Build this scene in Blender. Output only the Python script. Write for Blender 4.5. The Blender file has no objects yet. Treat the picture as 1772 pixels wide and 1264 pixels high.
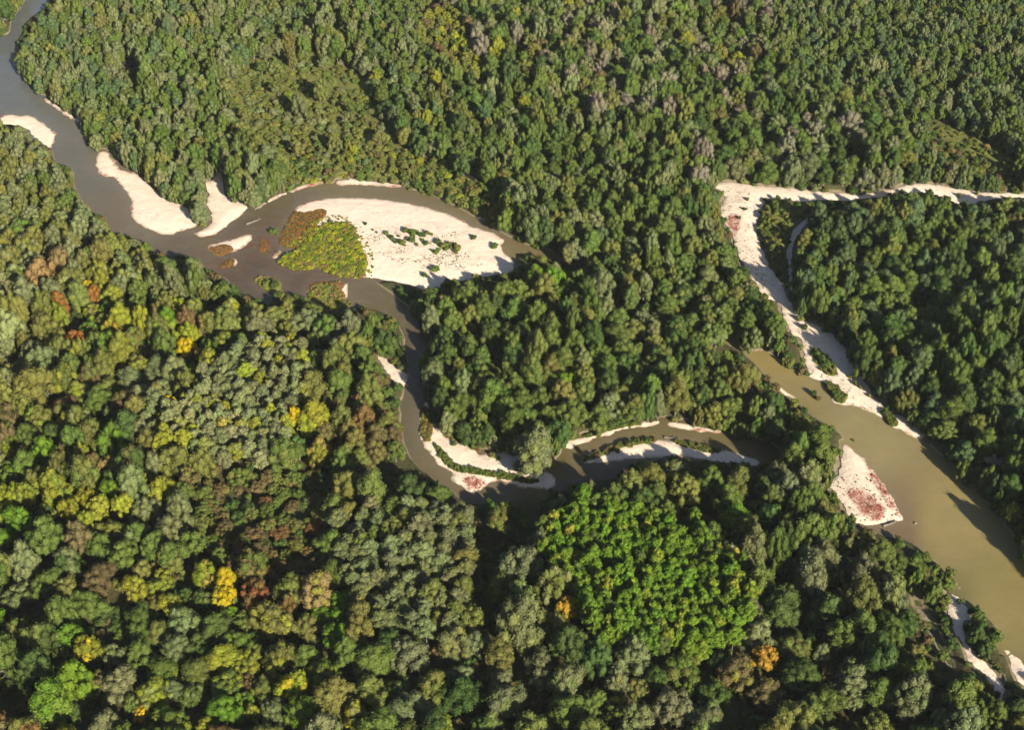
import bpy, bmesh, math, random
import numpy as np
from mathutils import Vector, geometry, kdtree

R = math.radians
random.seed(7); rng = np.random.default_rng(7)
sc = bpy.context.scene
COL = sc.collection

# ------------------------------------------------------------------ camera
H, PITCH, HFOV = 255.0, R(40), R(42)
cam = bpy.data.objects.new('camera', bpy.data.cameras.new('camera'))
COL.objects.link(cam); sc.camera = cam
cam.location = (0, 0, H); cam.rotation_euler = (R(90) - PITCH, 0, 0)
cam.data.sensor_fit = 'HORIZONTAL'; cam.data.angle = HFOV
cam.data.clip_start = 1; cam.data.clip_end = 20000
# ------------------------------------------------------------------ light
SUN_EL, SUN_AZ = R(25.5), R(148)          # azimuth clockwise from +Y
world = bpy.data.worlds.new('World'); sc.world = world; world.use_nodes = True
wn = world.node_tree
sky = wn.nodes.new('ShaderNodeTexSky'); sky.sky_type = 'NISHITA'; sky.sun_disc = False
sky.sun_elevation = SUN_EL; sky.sun_rotation = SUN_AZ
bg = wn.nodes['Background']; bg.inputs['Strength'].default_value = 0.05
wn.links.new(sky.outputs[0], bg.inputs['Color'])
sl = bpy.data.lights.new('sun', 'SUN'); sl.energy = 5.0; sl.angle = R(0.5); sl.color = (1.0, 0.89, 0.70)
sun = bpy.data.objects.new('sun', sl); COL.objects.link(sun)
sdir = Vector((math.sin(SUN_AZ) * math.cos(SUN_EL), math.cos(SUN_AZ) * math.cos(SUN_EL), math.sin(SUN_EL)))
sun.rotation_euler = sdir.to_track_quat('Z', 'Y').to_euler(); sun.location = (200, -200, 400)
sc.view_settings.view_transform = 'Standard'; sc.view_settings.look = 'None'
sc.view_settings.exposure = 1.55; sc.view_settings.gamma = 1.0
sc.cycles.max_bounces = 5; sc.cycles.diffuse_bounces = 2; sc.cycles.glossy_bounces = 2
sc.cycles.transmission_bounces = 2; sc.cycles.transparent_max_bounces = 4

# ------------------------------------------------------------------ pixel <-> ground
F = 886.0 / math.tan(HFOV / 2); CP, SP = math.cos(PITCH), math.sin(PITCH)
def ground(px, py, z=0.0):
    u = (np.asarray(px, float) - 886) / F; v = (632 - np.asarray(py, float)) / F
    dy = CP + v * SP; dz = -SP + v * CP
    t = (z - H) / dz
    return u * t, dy * t
def project(x, y, z):
    x = np.asarray(x, float); y = np.asarray(y, float); z = np.asarray(z, float) - H
    d = np.maximum(y * CP - z * SP, 1.0)
    return 886 + F * x / d, 632 - F * (y * SP + z * CP) / d, d

def smooth(poly, n=5):
    P = np.array(poly, float); m = len(P); out = []
    for i in range(m):
        p0, p1, p2, p3 = P[i - 1], P[i], P[(i + 1) % m], P[(i + 2) % m]
        for k in range(n):
            t = k / n
            out.append(0.5 * (2 * p1 + (p2 - p0) * t + (2 * p0 - 5 * p1 + 4 * p2 - p3) * t * t + (3 * p1 - p0 - 3 * p2 + p3) * t ** 3))
    return np.array(out)
RX0, RY0, RX1, RY1 = -420, -220, 2200, 1620
def raster(poly, arr=None, val=True, sm=True):
    if arr is None: arr = np.zeros((RY1 - RY0, RX1 - RX0), bool)
    P = smooth(poly) if sm else np.array(poly, float)
    x0 = max(int(P[:, 0].min()), RX0); x1 = min(int(P[:, 0].max()) + 2, RX1)
    y0 = max(int(P[:, 1].min()), RY0); y1 = min(int(P[:, 1].max()) + 2, RY1)
    X = np.arange(x0, x1) + 0.5
    for y in range(y0, y1):
        yy = y + 0.5; a = P; b = np.roll(P, -1, 0)
        c = (a[:, 1] > yy) != (b[:, 1] > yy)
        if not c.any(): continue
        xs = np.sort(a[c, 0] + (yy - a[c, 1]) / (b[c, 1] - a[c, 1]) * (b[c, 0] - a[c, 0]))
        ins = np.searchsorted(xs, X) % 2 == 1
        arr[y - RY0, x0 - RX0:x1 - RX0][ins] = val
    return arr
def look(arr, px, py, default=0):
    ix = np.floor(np.asarray(px)).astype(int) - RX0; iy = np.floor(np.asarray(py)).astype(int) - RY0
    ok = (ix >= 0) & (iy >= 0) & (ix < arr.shape[1]) & (iy < arr.shape[0])
    return np.where(ok, arr[np.clip(iy, 0, arr.shape[0] - 1), np.clip(ix, 0, arr.shape[1] - 1)], default)
def blur(a, r, n=2):
    a = a.astype(float)
    for _ in range(n):
        for ax in (0, 1):
            p = np.pad(a, [(r + 1, r) if k == ax else (0, 0) for k in (0, 1)], 'edge')
            c = np.cumsum(p, ax)
            a = (np.take(c, range(2 * r + 1, c.shape[ax]), ax) - np.take(c, range(0, c.shape[ax] - 2 * r - 1), ax)) / (2 * r + 1)
    return a

# ------------------------------------------------------------------ traced outlines (photo pixels, laid on the ground)
RIVER_UP = [(95,-60),(80,10),(64,24),(46,40),(34,62),(28,84),(24,100),(30,122),(46,140),(78,168),(106,190),(136,212),(142,236),(164,256),(190,262),(240,300),(330,380),
  (360,392),(400,386),(423,367),(435,364),(459,352),(490,337),(527,323),(558,318),(586,319),(640,319),(695,325),(740,336),(775,351),(810,368),(842,384),(870,403),(905,421),(940,431),(975,440),(1008,455),
  (1000,461),(960,450),(930,445),(896,443),(878,455),(800,452),(640,445),(600,478),(628,478),(671,505),(712,539),(738,567),(742,592),(724,622),(734,655),(740,690),
  (750,720),(800,770),(900,790),(942,805),(969,788),(981,775),(996,772),(1020,763),(1049,752),(1077,745),(1120,738),(1148,734),(1172,740),(1237,747),(1284,757),(1325,766),(1352,786),
  (1342,798),(1290,802),(1180,797),(1100,802),(1060,828),(1000,838),(960,856),(935,868),(870,872),(801,868),(787,852),(747,828),(738,822),(707,785),(696,742),(693,702),(703,667),(707,640),(703,610),(698,575),(678,546),(634,533),(600,524),
  (560,520),(520,512),(476,505),(466,528),(440,522),(405,498),(392,480),(360,466),(343,448),(320,443),(275,437),(245,415),(217,406),(190,398),(188,386),(170,372),(150,355),(131,321),(126,291),(97,281),(92,265),(87,254),(40,214),(0,200),(-120,180),(-140,40),(0,62),(20,34),(40,5),(60,-60)]
RIVER_MAIN = [(1250,590),(1262,582),(1298,610),(1318,605),(1339,617),(1366,635),(1393,653),(1415,665),(1444,698),(1466,700),(1488,704),(1512,716),(1546,740),(1580,757),(1604,766),(1630,790),(1655,815),(1678,845),(1700,868),(1718,880),(1736,905),(1756,934),(1790,975),(1900,1090),(2080,1290),
  (1960,1340),(1830,1200),(1772,1140),(1750,1122),(1726,1088),(1703,1064),(1682,1046),(1652,1005),(1628,981),(1597,954),(1573,935),(1540,928),(1505,912),(1530,880),(1470,780),(1451,745),(1424,731),(1403,717),(1376,690),(1335,661),(1318,642),(1298,620)]
BACKWATER = [(1560,994),(1570,1000),(1588,1032),(1608,1070),(1630,1102),(1648,1136),(1658,1170),(1650,1172),(1634,1140),(1612,1104),(1592,1064),(1572,1026)]
POND = [(211,100),(226,97),(235,103),(233,116),(222,122),(213,114)]
WATERS = [RIVER_UP, RIVER_MAIN, BACKWATER, POND]
BARS = dict(
 far_left=([(8,197),(34,199),(58,201),(82,218),(97,233),(87,255),(61,237),(37,218),(0,214)], 'narrow pale gravel bar on the left edge of the river, below the wood'),
 tongue=([(168,264),(184,261),(194,272),(207,290),(235,299),(258,317),(290,346),(318,354),(340,386),(336,394),(310,400),(298,406),(275,405),(255,396),(232,381),(226,365),(227,350),(220,335),(205,317),(195,307),(178,303),(167,293)], 'long white tongue of gravel under the wooded bank on the upper left'),
 wedge=([(348,316),(366,312),(374,294),(380,296),(386,316),(392,338),(424,354),(424,367),(401,384),(388,396),(360,409),(333,404),(360,391),(368,374),(358,352),(362,333)], 'white wedge of gravel at the mouth of the dark tree-lined gully'),
 big=([(484,420),(488,402),(497,382),(510,362),(525,351),(551,344),(582,341),(616,341),(668,345),(713,351),(756,363),(790,375),(819,390),(856,403),(876,417),(867,424),(872,436),(890,452),(884,470),(827,480),(784,490),(745,500),(700,490),(660,484),(628,480),(605,479),(571,471),(548,463),(514,466),(494,461),(484,451),(496,441),(516,430),(492,426)], 'largest white gravel bar, inside the bend, with red and green plants'),
 islet_red=([(360,427),(384,417),(405,411),(432,404),(436,412),(424,426),(400,437),(378,443)], 'white islet with a rusty red rim in the shallow reach'),
 islet_rust=([(450,436),(448,424),(453,414),(462,415),(466,428),(460,438)], 'small rust-red islet left of the biggest bar'),
 islet_white=([(470,445),(474,438),(485,432),(486,438),(478,446)], 'tiny pale islet beside the rusty plants'),
 islet_low=([(382,461),(392,450),(404,446),(413,452),(408,460),(395,463)], 'low brown islet, lowest of those in the shallow reach'),
 reed_bank=([(441,486),(452,478),(478,482),(490,494),(480,506),(455,500)], 'small grassy bank at the near side of the shallow reach'),
 red_bank=([(532,492),(555,485),(585,486),(606,492),(600,500),(604,512),(596,522),(612,528),(570,536),(535,520)], 'red and yellow bank with a pale tip at the outflow'),
 islet_tan=([(622,500),(627,497),(633,500),(629,505)], 'tiny tan islet in the middle of the narrow channel'),
 cut_bank=([(645,610),(655,614),(676,628),(690,640),(707,648),(704,668),(692,666),(677,655),(668,640)], 'short pale gravel patch on the left bank of the narrow channel'),
 crescent=([(735,692),(728,719),(726,742),(728,759),(735,776),(758,805),(782,820),(781,830),(804,847),(821,853),(838,846),(848,836),(866,833),(895,842),(935,848),(957,846),(962,826),(940,812),(923,802),(906,790),(878,781),(849,782),(832,785),(809,769),(775,756),(757,736),(749,719),(742,697)], 'crescent gravel bar with a hedge of low green scrub along it'),
 spit=([(1005,796),(1020,786),(1049,774),(1077,762),(1106,758),(1140,760),(1172,764),(1203,766),(1257,779),(1308,793),(1326,801),(1290,806),(1240,799),(1172,792),(1110,793),(1060,799),(1014,803)], 'narrow shaded gravel spit inside the looping side channel'),
 confluence=([(1461,769),(1478,778),(1512,814),(1533,845),(1562,897),(1546,905),(1529,906),(1505,911),(1480,905),(1455,865),(1438,843),(1452,815)], 'pale triangular bar crusted with red plants beside the wide brown river'),
 dry_bed=([(1235,320),(1267,314),(1308,320),(1376,326),(1430,331),(1468,334),(1526,329),(1580,317),(1621,319),(1665,327),(1706,332),(1772,333),(1900,330),(1900,345),(1772,342),(1716,345),(1665,355),(1641,345),(1597,333),(1546,338),(1502,342),(1461,347),(1417,347),(1380,350),(1345,345),(1326,350),(1314,372),(1310,400),(1318,430),(1330,458),(1349,485),(1362,512),(1380,540),(1402,557),(1424,568),(1458,594),(1478,636),(1498,662),(1529,701),(1580,731),(1600,750),(1592,762),(1556,744),(1519,721),(1480,703),(1444,698),(1428,664),(1403,653),(1393,618),(1386,588),(1373,578),(1360,553),(1347,524),(1323,513),(1306,486),(1283,452),(1270,421),(1266,401),(1252,378),(1248,360),(1253,337)], 'long dry gravel bed that bends down to the wide brown river'),
 old_track=([(1402,374),(1384,386),(1371,402),(1364,432),(1362,470),(1367,502),(1373,502),(1369,470),(1372,432),(1381,405),(1404,381)], 'thin shaded gravel track curving behind the hedge of the dry bed'),
 side_patch=([(1697,792),(1712,784),(1741,787),(1731,806),(1715,804)], 'small pale gravel clearing in the right-hand wood'),
 corner_strip=([(1640,1038),(1652,1022),(1676,1054),(1684,1070),(1668,1080),(1674,1112),(1692,1133),(1718,1160),(1739,1190),(1730,1212),(1703,1168),(1675,1141),(1660,1106),(1645,1072)], 'winding sandy strip in the bottom right corner'),
 beach=([(1728,1105),(1740,1118),(1780,1158),(1790,1200),(1765,1180),(1748,1150)], 'thin sandy beach along the river at the bottom right'),
 bank_far=([(74,167),(90,175),(112,190),(138,208),(134,212),(108,195),(80,176)], 'thin pale bank strip along the upper left river'),
 bank_bend=([(430,368),(456,349),(490,333),(530,318),(560,313),(560,317),(529,324),(492,338),(460,353),(436,366)], 'thin pale cut bank on the outside of the bend'),
 bank_top=([(586,313),(608,308),(640,312),(690,319),(698,325),(640,320),(588,320)], 'thin pale cut bank at the top of the bend'),
 bank_loop=([(977,778),(980,760),(1003,759),(1031,749),(1077,735),(1148,728),(1205,736),(1240,743),(1240,749),(1172,742),(1148,735),(1120,739),(1077,746),(1020,764),(996,774)], 'pale cut bank along the far side of the looping channel'),
 bank_main=([(1334,661),(1345,664),(1376,686),(1378,692),(1360,684)], 'thin pale strip at the head of the wide brown river'),
 gap_sand=([(803,299),(812,300),(828,312),(824,315)], 'small sandy gap in the scrub above the bend'),
)
RED = [[(484,420),(488,402),(497,382),(511,365),(528,369),(559,363),(564,374),(551,387),(542,410),(514,428),(494,426)],
  [(360,430),(390,424),(405,432),(378,443)],[(448,438),(446,424),(453,413),(463,415),(466,428),(460,439)],[(382,461),(396,448),(406,450),(400,462)],
  [(530,492),(555,484),(590,485),(598,492),(592,502),(598,512),(592,522),(606,528),(570,530),(540,515)],
  [(1255,375),(1278,372),(1280,390),(1272,412),(1262,392)],[(1500,800),(1512,814),(1533,845),(1560,896),(1540,880),(1524,852),(1505,826)],[(1462,850),(1490,850),(1530,880),(1525,900),(1500,896)],
  [(800,826),(825,826),(842,836),(836,844),(818,848),(806,840)],[(745,725),(752,724),(762,742),(752,742)]]
GREEN = [[(484,451),(497,441),(520,428),(540,413),(552,394),(582,388),(611,396),(619,422),(633,445),(629,478),(605,479),(571,471),(548,463),(514,466),(494,461)],
  [(440,487),(452,477),(479,481),(491,493),(480,507),(454,501)],[(538,498),(560,492),(585,497),(592,510),(610,530),(568,538),(535,522)],
  [(730,730),(732,705),(744,712),(748,742),(740,764),(730,752)],[(768,752),(800,750),(830,778),(812,770)],
  [(751,771),(762,775),(788,804),(820,812),(870,819),(915,829),(935,834),(915,837),(865,828),(815,820),(784,814),(764,796)],
  [(1318,392),(1336,388),(1360,470),(1356,486),(1340,458)],[(1402,610),(1416,606),(1448,640),(1440,652),(1418,640)],
  [(1010,797),(1030,783),(1060,771),(1100,760),(1140,761),(1110,768),(1070,778),(1030,795)],[(1160,764),(1200,767),(1250,780),(1230,784),(1190,775)],[(985,758),(1031,748),(1077,734),(1110,731),(1110,735),(1077,739),(1031,753)],
  [(1428,664),(1446,668),(1466,690),(1450,696)],[(1524,712),(1534,712),(1552,734),(1540,734)]]
MEADOW = [[(385,165),(415,120),(470,100),(560,95),(620,125),(655,180),(690,235),(710,270),(640,258),(560,262),(520,285),(475,262),(430,230)],
  [(560,260),(640,250),(720,280),(800,300),(850,345),(800,350),(700,318),(580,308)],
  [(1612,212),(1650,225),(1700,250),(1760,290),(1720,300),(1660,265),(1620,240)],[(1575,262),(1605,268),(1640,300),(1610,305),(1585,285)],
  [(0,395),(30,390),(58,400),(40,425),(0,440)],[(735,20),(790,15),(815,60),(780,90),(740,60)],[(1420,60),(1470,65),(1475,85),(1440,85)],
  [(1322,352),(1345,347),(1400,356),(1396,372),(1372,400),(1364,440),(1368,500),(1352,482),(1330,440),(1316,400)],
  [(1110,330),(1180,340),(1190,365),(1130,360)]]
wmask = np.zeros((RY1 - RY0, RX1 - RX0), bool)
for w in WATERS: raster(w, wmask)
bmask = np.zeros_like(wmask)
for k, (p, _) in BARS.items(): raster(p, bmask)
rmask = np.zeros_like(wmask); gmask = np.zeros_like(wmask); mmask = np.zeros_like(wmask)
for p in RED: raster(p, rmask)
for p in GREEN: raster(p, gmask)
for p in MEADOW: raster(p, mmask)
clear = wmask | bmask
water_only = wmask & ~bmask

# ------------------------------------------------------------------ materials
def mat(name):
    m = bpy.data.materials.new(name); m.use_nodes = True
    nt = m.node_tree; return m, nt, nt.nodes['Principled BSDF']
def node(nt, t, **kw):
    n = nt.nodes.new(t)
    for k, v in kw.items():
        if k.startswith('i_'):
            n.inputs[k[2:].replace('_', ' ')].default_value = v
        else: setattr(n, k, v)
    return n
def mixc(nt, fac, a, b, blend='MIX'):
    n = nt.nodes.new('ShaderNodeMix'); n.data_type = 'RGBA'; n.blend_type = blend
    for s, v in ((n.inputs[0], fac), (n.inputs[6], a), (n.inputs[7], b)):
        if hasattr(v, 'links') or hasattr(v, 'is_linked'): nt.links.new(v, s)
        elif isinstance(v, (int, float)): s.default_value = v
        else: s.default_value = (*v, 1) if len(v) == 3 else v
    return n.outputs[2]
def noise(nt, scale, detail=4, rough=0.6):
    tc = nt.nodes.get('TC') or node(nt, 'ShaderNodeNewGeometry', name='TC')
    n = node(nt, 'ShaderNodeTexNoise'); n.inputs['Scale'].default_value = scale
    n.inputs['Detail'].default_value = detail; n.inputs['Roughness'].default_value = rough
    nt.links.new(tc.outputs['Position'], n.inputs['Vector']); return n.outputs['Fac']
def ramp(nt, src, a, b, lo=0.0, hi=1.0):
    n = node(nt, 'ShaderNodeMapRange'); n.inputs[1].default_value = a; n.inputs[2].default_value = b
    n.inputs[3].default_value = lo; n.inputs[4].default_value = hi; nt.links.new(src, n.inputs[0]); return n.outputs[0]
def mul(nt, a, b, op='MULTIPLY'):
    n = node(nt, 'ShaderNodeMath', operation=op)
    for s, v in ((n.inputs[0], a), (n.inputs[1], b)):
        if isinstance(v, (int, float)): s.default_value = v
        else: nt.links.new(v, s)
    return n.outputs[0]
def attr(nt, name, typ='GEOMETRY', out='Fac'):
    n = node(nt, 'ShaderNodeAttribute', attribute_name=name, attribute_type=typ); return n.outputs[out]
def bump(nt, src, dist, strength=1.0):
    b = node(nt, 'ShaderNodeBump'); b.inputs['Distance'].default_value = dist; b.inputs['Strength'].default_value = strength
    nt.links.new(src, b.inputs['Height']); return b.outputs[0]

def leaf_material():
    m, nt, p = mat('foliage')
    t1 = attr(nt, 'tint', 'INSTANCER', 'Color'); t2 = attr(nt, 'tint_b', 'INSTANCER', 'Color')
    lobe = attr(nt, 'lobe'); leaf = attr(nt, 'leaf')
    c = mixc(nt, ramp(nt, lobe, 0.58, 0.64), t1, t2)
    v = mul(nt, ramp(nt, leaf, 0, 1, 0.68, 1.32), ramp(nt, lobe, 0, 1, 0.86, 1.14))
    vv = node(nt, 'ShaderNodeCombineColor')
    for i in range(3): nt.links.new(v, vv.inputs[i])
    c = mixc(nt, 1.0, c, vv.outputs[0], 'MULTIPLY')
    nt.links.new(c, p.inputs['Base Color']); p.inputs['Roughness'].default_value = 0.6
    p.inputs['Specular IOR Level'].default_value = 0.08
    tr = node(nt, 'ShaderNodeBsdfTranslucent'); nt.links.new(c, tr.inputs['Color'])
    ms = node(nt, 'ShaderNodeMixShader'); ms.inputs[0].default_value = 0.16
    nt.links.new(p.outputs[0], ms.inputs[1]); nt.links.new(tr.outputs[0], ms.inputs[2])
    nt.links.new(ms.outputs[0], nt.nodes['Material Output'].inputs['Surface'])
    return m
M_LEAF = leaf_material()
def bark_material():
    m, nt, p = mat('bark')
    c = mixc(nt, noise(nt, 3.0), (0.06, 0.052, 0.04), (0.15, 0.135, 0.115))
    nt.links.new(c, p.inputs['Base Color']); p.inputs['Roughness'].default_value = 0.9
    nt.links.new(bump(nt, noise(nt, 9.0), 0.05), p.inputs['Normal']); return m
M_BARK = bark_material()
def ground_material():
    m, nt, p = mat('forest_floor')
    n1 = noise(nt, 0.12); n2 = noise(nt, 0.9, 6, 0.7)
    c = mixc(nt, n2, (0.028, 0.026, 0.014), (0.075, 0.07, 0.03))
    c = mixc(nt, ramp(nt, n1, 0.45, 0.65), c, (0.045, 0.055, 0.02))
    g = mixc(nt, ramp(nt, n2, 0.3, 0.7), (0.075, 0.072, 0.024), (0.17, 0.14, 0.05))
    g = mixc(nt, ramp(nt, noise(nt, 0.25), 0.45, 0.62), g, (0.11, 0.13, 0.03))
    c = mixc(nt, attr(nt, 'meadow'), c, mixc(nt, 0.45, g, (0.085, 0.10, 0.028)))
    sep = node(nt, 'ShaderNodeSeparateXYZ'); nt.links.new(nt.nodes['TC'].outputs['Position'], sep.inputs[0])
    c = mixc(nt, ramp(nt, sep.outputs['Z'], 0.55, 0.2), c, mixc(nt, n2, (0.10, 0.085, 0.055), (0.20, 0.17, 0.115)))
    nt.links.new(c, p.inputs['Base Color']); p.inputs['Roughness'].default_value = 0.95
    p.inputs['Specular IOR Level'].default_value = 0.1
    nt.links.new(bump(nt, n2, 0.5), p.inputs['Normal']); return m
def gravel_material():
    m, nt, p = mat('gravel')
    n0 = noise(nt, 0.07, 3); n1 = noise(nt, 0.4, 5, 0.65); n2 = noise(nt, 2.6, 4, 0.7)
    vo = node(nt, 'ShaderNodeTexVoronoi'); vo.inputs['Scale'].default_value = 1.6
    nt.links.new(nt.nodes['TC'].outputs['Position'], vo.inputs['Vector'])
    c = mixc(nt, n2, (0.46, 0.38, 0.31), (0.63, 0.53, 0.44))
    c = mixc(nt, ramp(nt, n0, 0.40, 0.65, 0, 0.55), c, (0.56, 0.455, 0.37))
    c = mixc(nt, ramp(nt, n1, 0.57, 0.70, 0, 0.75), c, (0.40, 0.34, 0.27))
    mp = node(nt, 'ShaderNodeMapping'); mp.inputs['Scale'].default_value = (.05, .35, .1); mp.inputs['Rotation'].default_value = (0, 0, .5)
    nt.links.new(nt.nodes['TC'].outputs['Position'], mp.inputs['Vector'])
    fl = node(nt, 'ShaderNodeTexNoise'); fl.inputs['Scale'].default_value = 1.0; fl.inputs['Detail'].default_value = 5; fl.inputs['Distortion'].default_value = 1.2
    nt.links.new(mp.outputs[0], fl.inputs['Vector'])
    c = mixc(nt, ramp(nt, fl.outputs['Fac'], 0.52, 0.68, 0, 0.5), c, (0.42, 0.36, 0.29))
    # stones
    c = mixc(nt, ramp(nt, vo.outputs['Color'], 0.80, 0.9, 0, 0.35), c, (0.30, 0.26, 0.21))
    # damp rim
    e = mul(nt, attr(nt, 'rim'), ramp(nt, n1, 0.25, 0.6, 0.35, 1))
    c = mixc(nt, ramp(nt, e, 0.18, 0.75, 0, 0.85), c, (0.20, 0.155, 0.105))
    # red herbs
    r = mul(nt, attr(nt, 'crimson'), ramp(nt, mul(nt, mul(nt, n1, n2, 'ADD'), 0.5), 0.38, 0.56))
    c = mixc(nt, ramp(nt, r, 0.15, 0.7), c, mixc(nt, n2, (0.16, 0.045, 0.035), (0.30, 0.115, 0.085)))
    r = mul(nt, attr(nt, 'red'), ramp(nt, n1, 0.24, 0.46))
    c = mixc(nt, ramp(nt, r, 0.25, 0.55), c, mixc(nt, n2, (0.11, 0.05, 0.02), (0.19, 0.10, 0.042)))
    w = mul(nt, attr(nt, 'weeds'), ramp(nt, noise(nt, 0.5, 6, 0.75), 0.50, 0.72, 0, 0.7))
    c = mixc(nt, w, c, mixc(nt, n2, (0.10, 0.075, 0.045), (0.17, 0.15, 0.07)))
    g = mul(nt, attr(nt, 'grass'), ramp(nt, n1, 0.25, 0.4))
    c = mixc(nt, ramp(nt, g, 0.3, 0.6), c, mixc(nt, n2, (0.07, 0.085, 0.02), (0.15, 0.16, 0.04)))
    nt.links.new(c, p.inputs['Base Color']); p.inputs['Roughness'].default_value = 0.92
    p.inputs['Specular IOR Level'].default_value = 0.15
    nt.links.new(bump(nt, mul(nt, n2, mul(nt, n1, 2.0), 'ADD'), 0.13), p.inputs['Normal']); return m
def water_material():
    m, nt, p = mat('silty_water')
    c = attr(nt, 'silt_sky_tint', 'GEOMETRY', 'Color')
    n = noise(nt, 0.10, 5, 0.65)
    c = mixc(nt, ramp(nt, n, 0.35, 0.7, 0.0, 0.30), c, mixc(nt, 0.5, c, (0.05, 0.04, 0.025)))
    c = mixc(nt, ramp(nt, noise(nt, 0.22, 7, 0.78), 0.5, 0.72, 0.0, 0.30), c, (0.16, 0.135, 0.095))
    c = mixc(nt, ramp(nt, noise(nt, 2.2, 4, 0.8), 0.3, 0.75, 0.0, 0.22), c, mixc(nt, 0.5, c, (0.02, 0.018, 0.012)))
    mp = node(nt, 'ShaderNodeMapping'); mp.inputs['Rotation'].default_value = (0, 0, .35); mp.inputs['Scale'].default_value = (.07, .30, .1)
    nt.links.new(nt.nodes['TC'].outputs['Position'], mp.inputs['Vector'])
    st = node(nt, 'ShaderNodeTexNoise'); st.inputs['Scale'].default_value = 1.0; st.inputs['Detail'].default_value = 6; st.inputs['Roughness'].default_value = .62; st.inputs['Distortion'].default_value = 1.5
    nt.links.new(mp.outputs[0], st.inputs['Vector'])
    so = attr(nt, 'shoal')
    c = mixc(nt, mul(nt, so, ramp(nt, st.outputs['Fac'], 0.42, 0.58, 0, .85)), c, (0.075, 0.042, 0.026))
    c = mixc(nt, mul(nt, so, ramp(nt, st.outputs['Fac'], 0.60, 0.66, 0, .6)), c, (0.15, 0.095, 0.06))
    c = mixc(nt, ramp(nt, st.outputs['Fac'], 0.52, 0.72, 0, .22), c, mixc(nt, 0.5, c, (0.03, 0.026, 0.016)))
    nt.links.new(c, p.inputs['Base Color']); p.inputs['Roughness'].default_value = 0.12; p.inputs['IOR'].default_value = 1.33
    w = mul(nt, noise(nt, 0.9, 4, 0.6), mul(nt, noise(nt, 0.2, 2), 1.5), 'ADD')
    nt.links.new(bump(nt, w, 0.10, 0.5), p.inputs['Normal']); return m
M_GROUND, M_GRAVEL, M_WATER = ground_material(), gravel_material(), water_material()

# ------------------------------------------------------------------ mesh helper
def build_mesh(name, verts, faces, material, face_attrs=None, vert_attrs=None, smooth_shade=False):
    me = bpy.data.meshes.new(name)
    verts = np.asarray(verts, np.float32); nv = len(verts)
    if isinstance(faces, np.ndarray):
        nf, k = faces.shape
        me.vertices.add(nv); me.vertices.foreach_set('co', verts.ravel())
        me.loops.add(nf * k); me.loops.foreach_set('vertex_index', faces.ravel().astype(np.int32))
        me.polygons.add(nf); me.polygons.foreach_set('loop_start', np.arange(0, nf * k, k, dtype=np.int32))
        me.update(calc_edges=True)
    else:
        me.from_pydata(verts.tolist(), [], faces)
    me.materials.append(material)
    for dom, attrs in (('FACE', face_attrs), ('POINT', vert_attrs)):
        for k, v in (attrs or {}).items():
            v = np.asarray(v, np.float32)
            if v.ndim == 1: me.attributes.new(k, 'FLOAT', dom).data.foreach_set('value', v)
            else:
                v4 = np.ones((len(v), 4), np.float32); v4[:, :3] = v
                me.attributes.new(k, 'FLOAT_COLOR', dom).data.foreach_set('color', v4.ravel())
    if smooth_shade: me.polygons.foreach_set('use_smooth', np.ones(len(me.polygons), bool))
    me.update(); return me
def tag(o, label=None, cat=None, group=None, kind=None):
    if label: o['label'] = label
    if cat: o['category'] = cat
    if group: o['group'] = group
    if kind: o['kind'] = kind
    return o
def link(name, me, parent=None):
    o = bpy.data.objects.new(name, me); COL.objects.link(o)
    if parent: o.parent = parent
    return o

# ------------------------------------------------------------------ ground sheet
def axis(a, b, step, far):
    core = np.arange(a, b + step / 2, step); d = step; lo = []; hi = []; x = a; y = b
    while d < far:
        d *= 1.5; x -= d; y += d; lo.append(x); hi.append(y)
    return np.array(lo[::-1] + list(core) + hi)
GX = axis(-330, 330, 1.1, 3000); GY = axis(110, 730, 1.1, 3000)
gx, gy = np.meshgrid(GX, GY)
gpx, gpy, gd = project(gx, gy, 0 * gx)
infront = (gy * CP + H * SP) > 5
gw = look(water_only, gpx, gpy) & infront; gb = look(bmask, gpx, gpy) & infront
hbase = np.where(gw, -1.3, np.where(gb, -0.35, 1.3))
def fbm(x, y, s):
    v = 0
    for k in range(5):
        f = s * 2 ** k; a = 0.5 ** k
        v = v + a * np.sin(x * f * 1.3 + 1.7 * k + 2 * np.sin(y * f * 0.7 + k)) * np.sin(y * f * 1.1 + 3.1 * k + 2 * np.sin(x * f * 0.9 + 2 * k))
    return v
hz = blur(hbase, 1, 2)
hz = np.where(blur(gb, 1, 1) > 0.05, np.minimum(hz, -0.2), hz)
hz = hz + np.where(gw | gb, 0, 0.35 * fbm(gx, gy, 0.05))
meadow = blur(look(mmask, gpx, gpy) & infront, 2, 1)
idx = np.arange(gx.size).reshape(gx.shape)
faces = np.stack([idx[:-1, :-1], idx[:-1, 1:], idx[1:, 1:], idx[1:, :-1]], -1).reshape(-1, 4)
gm = build_mesh('ground', np.stack([gx, gy, hz], -1).reshape(-1, 3), faces, M_GROUND, None, dict(meadow=meadow.ravel()), True)
tag(link('ground', gm), 'dark forest floor with dry grassy clearings under the trees', 'ground', kind='structure')
def gz(x, y):
    i = np.clip(np.searchsorted(GX, x) - 1, 0, len(GX) - 2); j = np.clip(np.searchsorted(GY, y) - 1, 0, len(GY) - 2)
    return hz[j, i]

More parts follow.
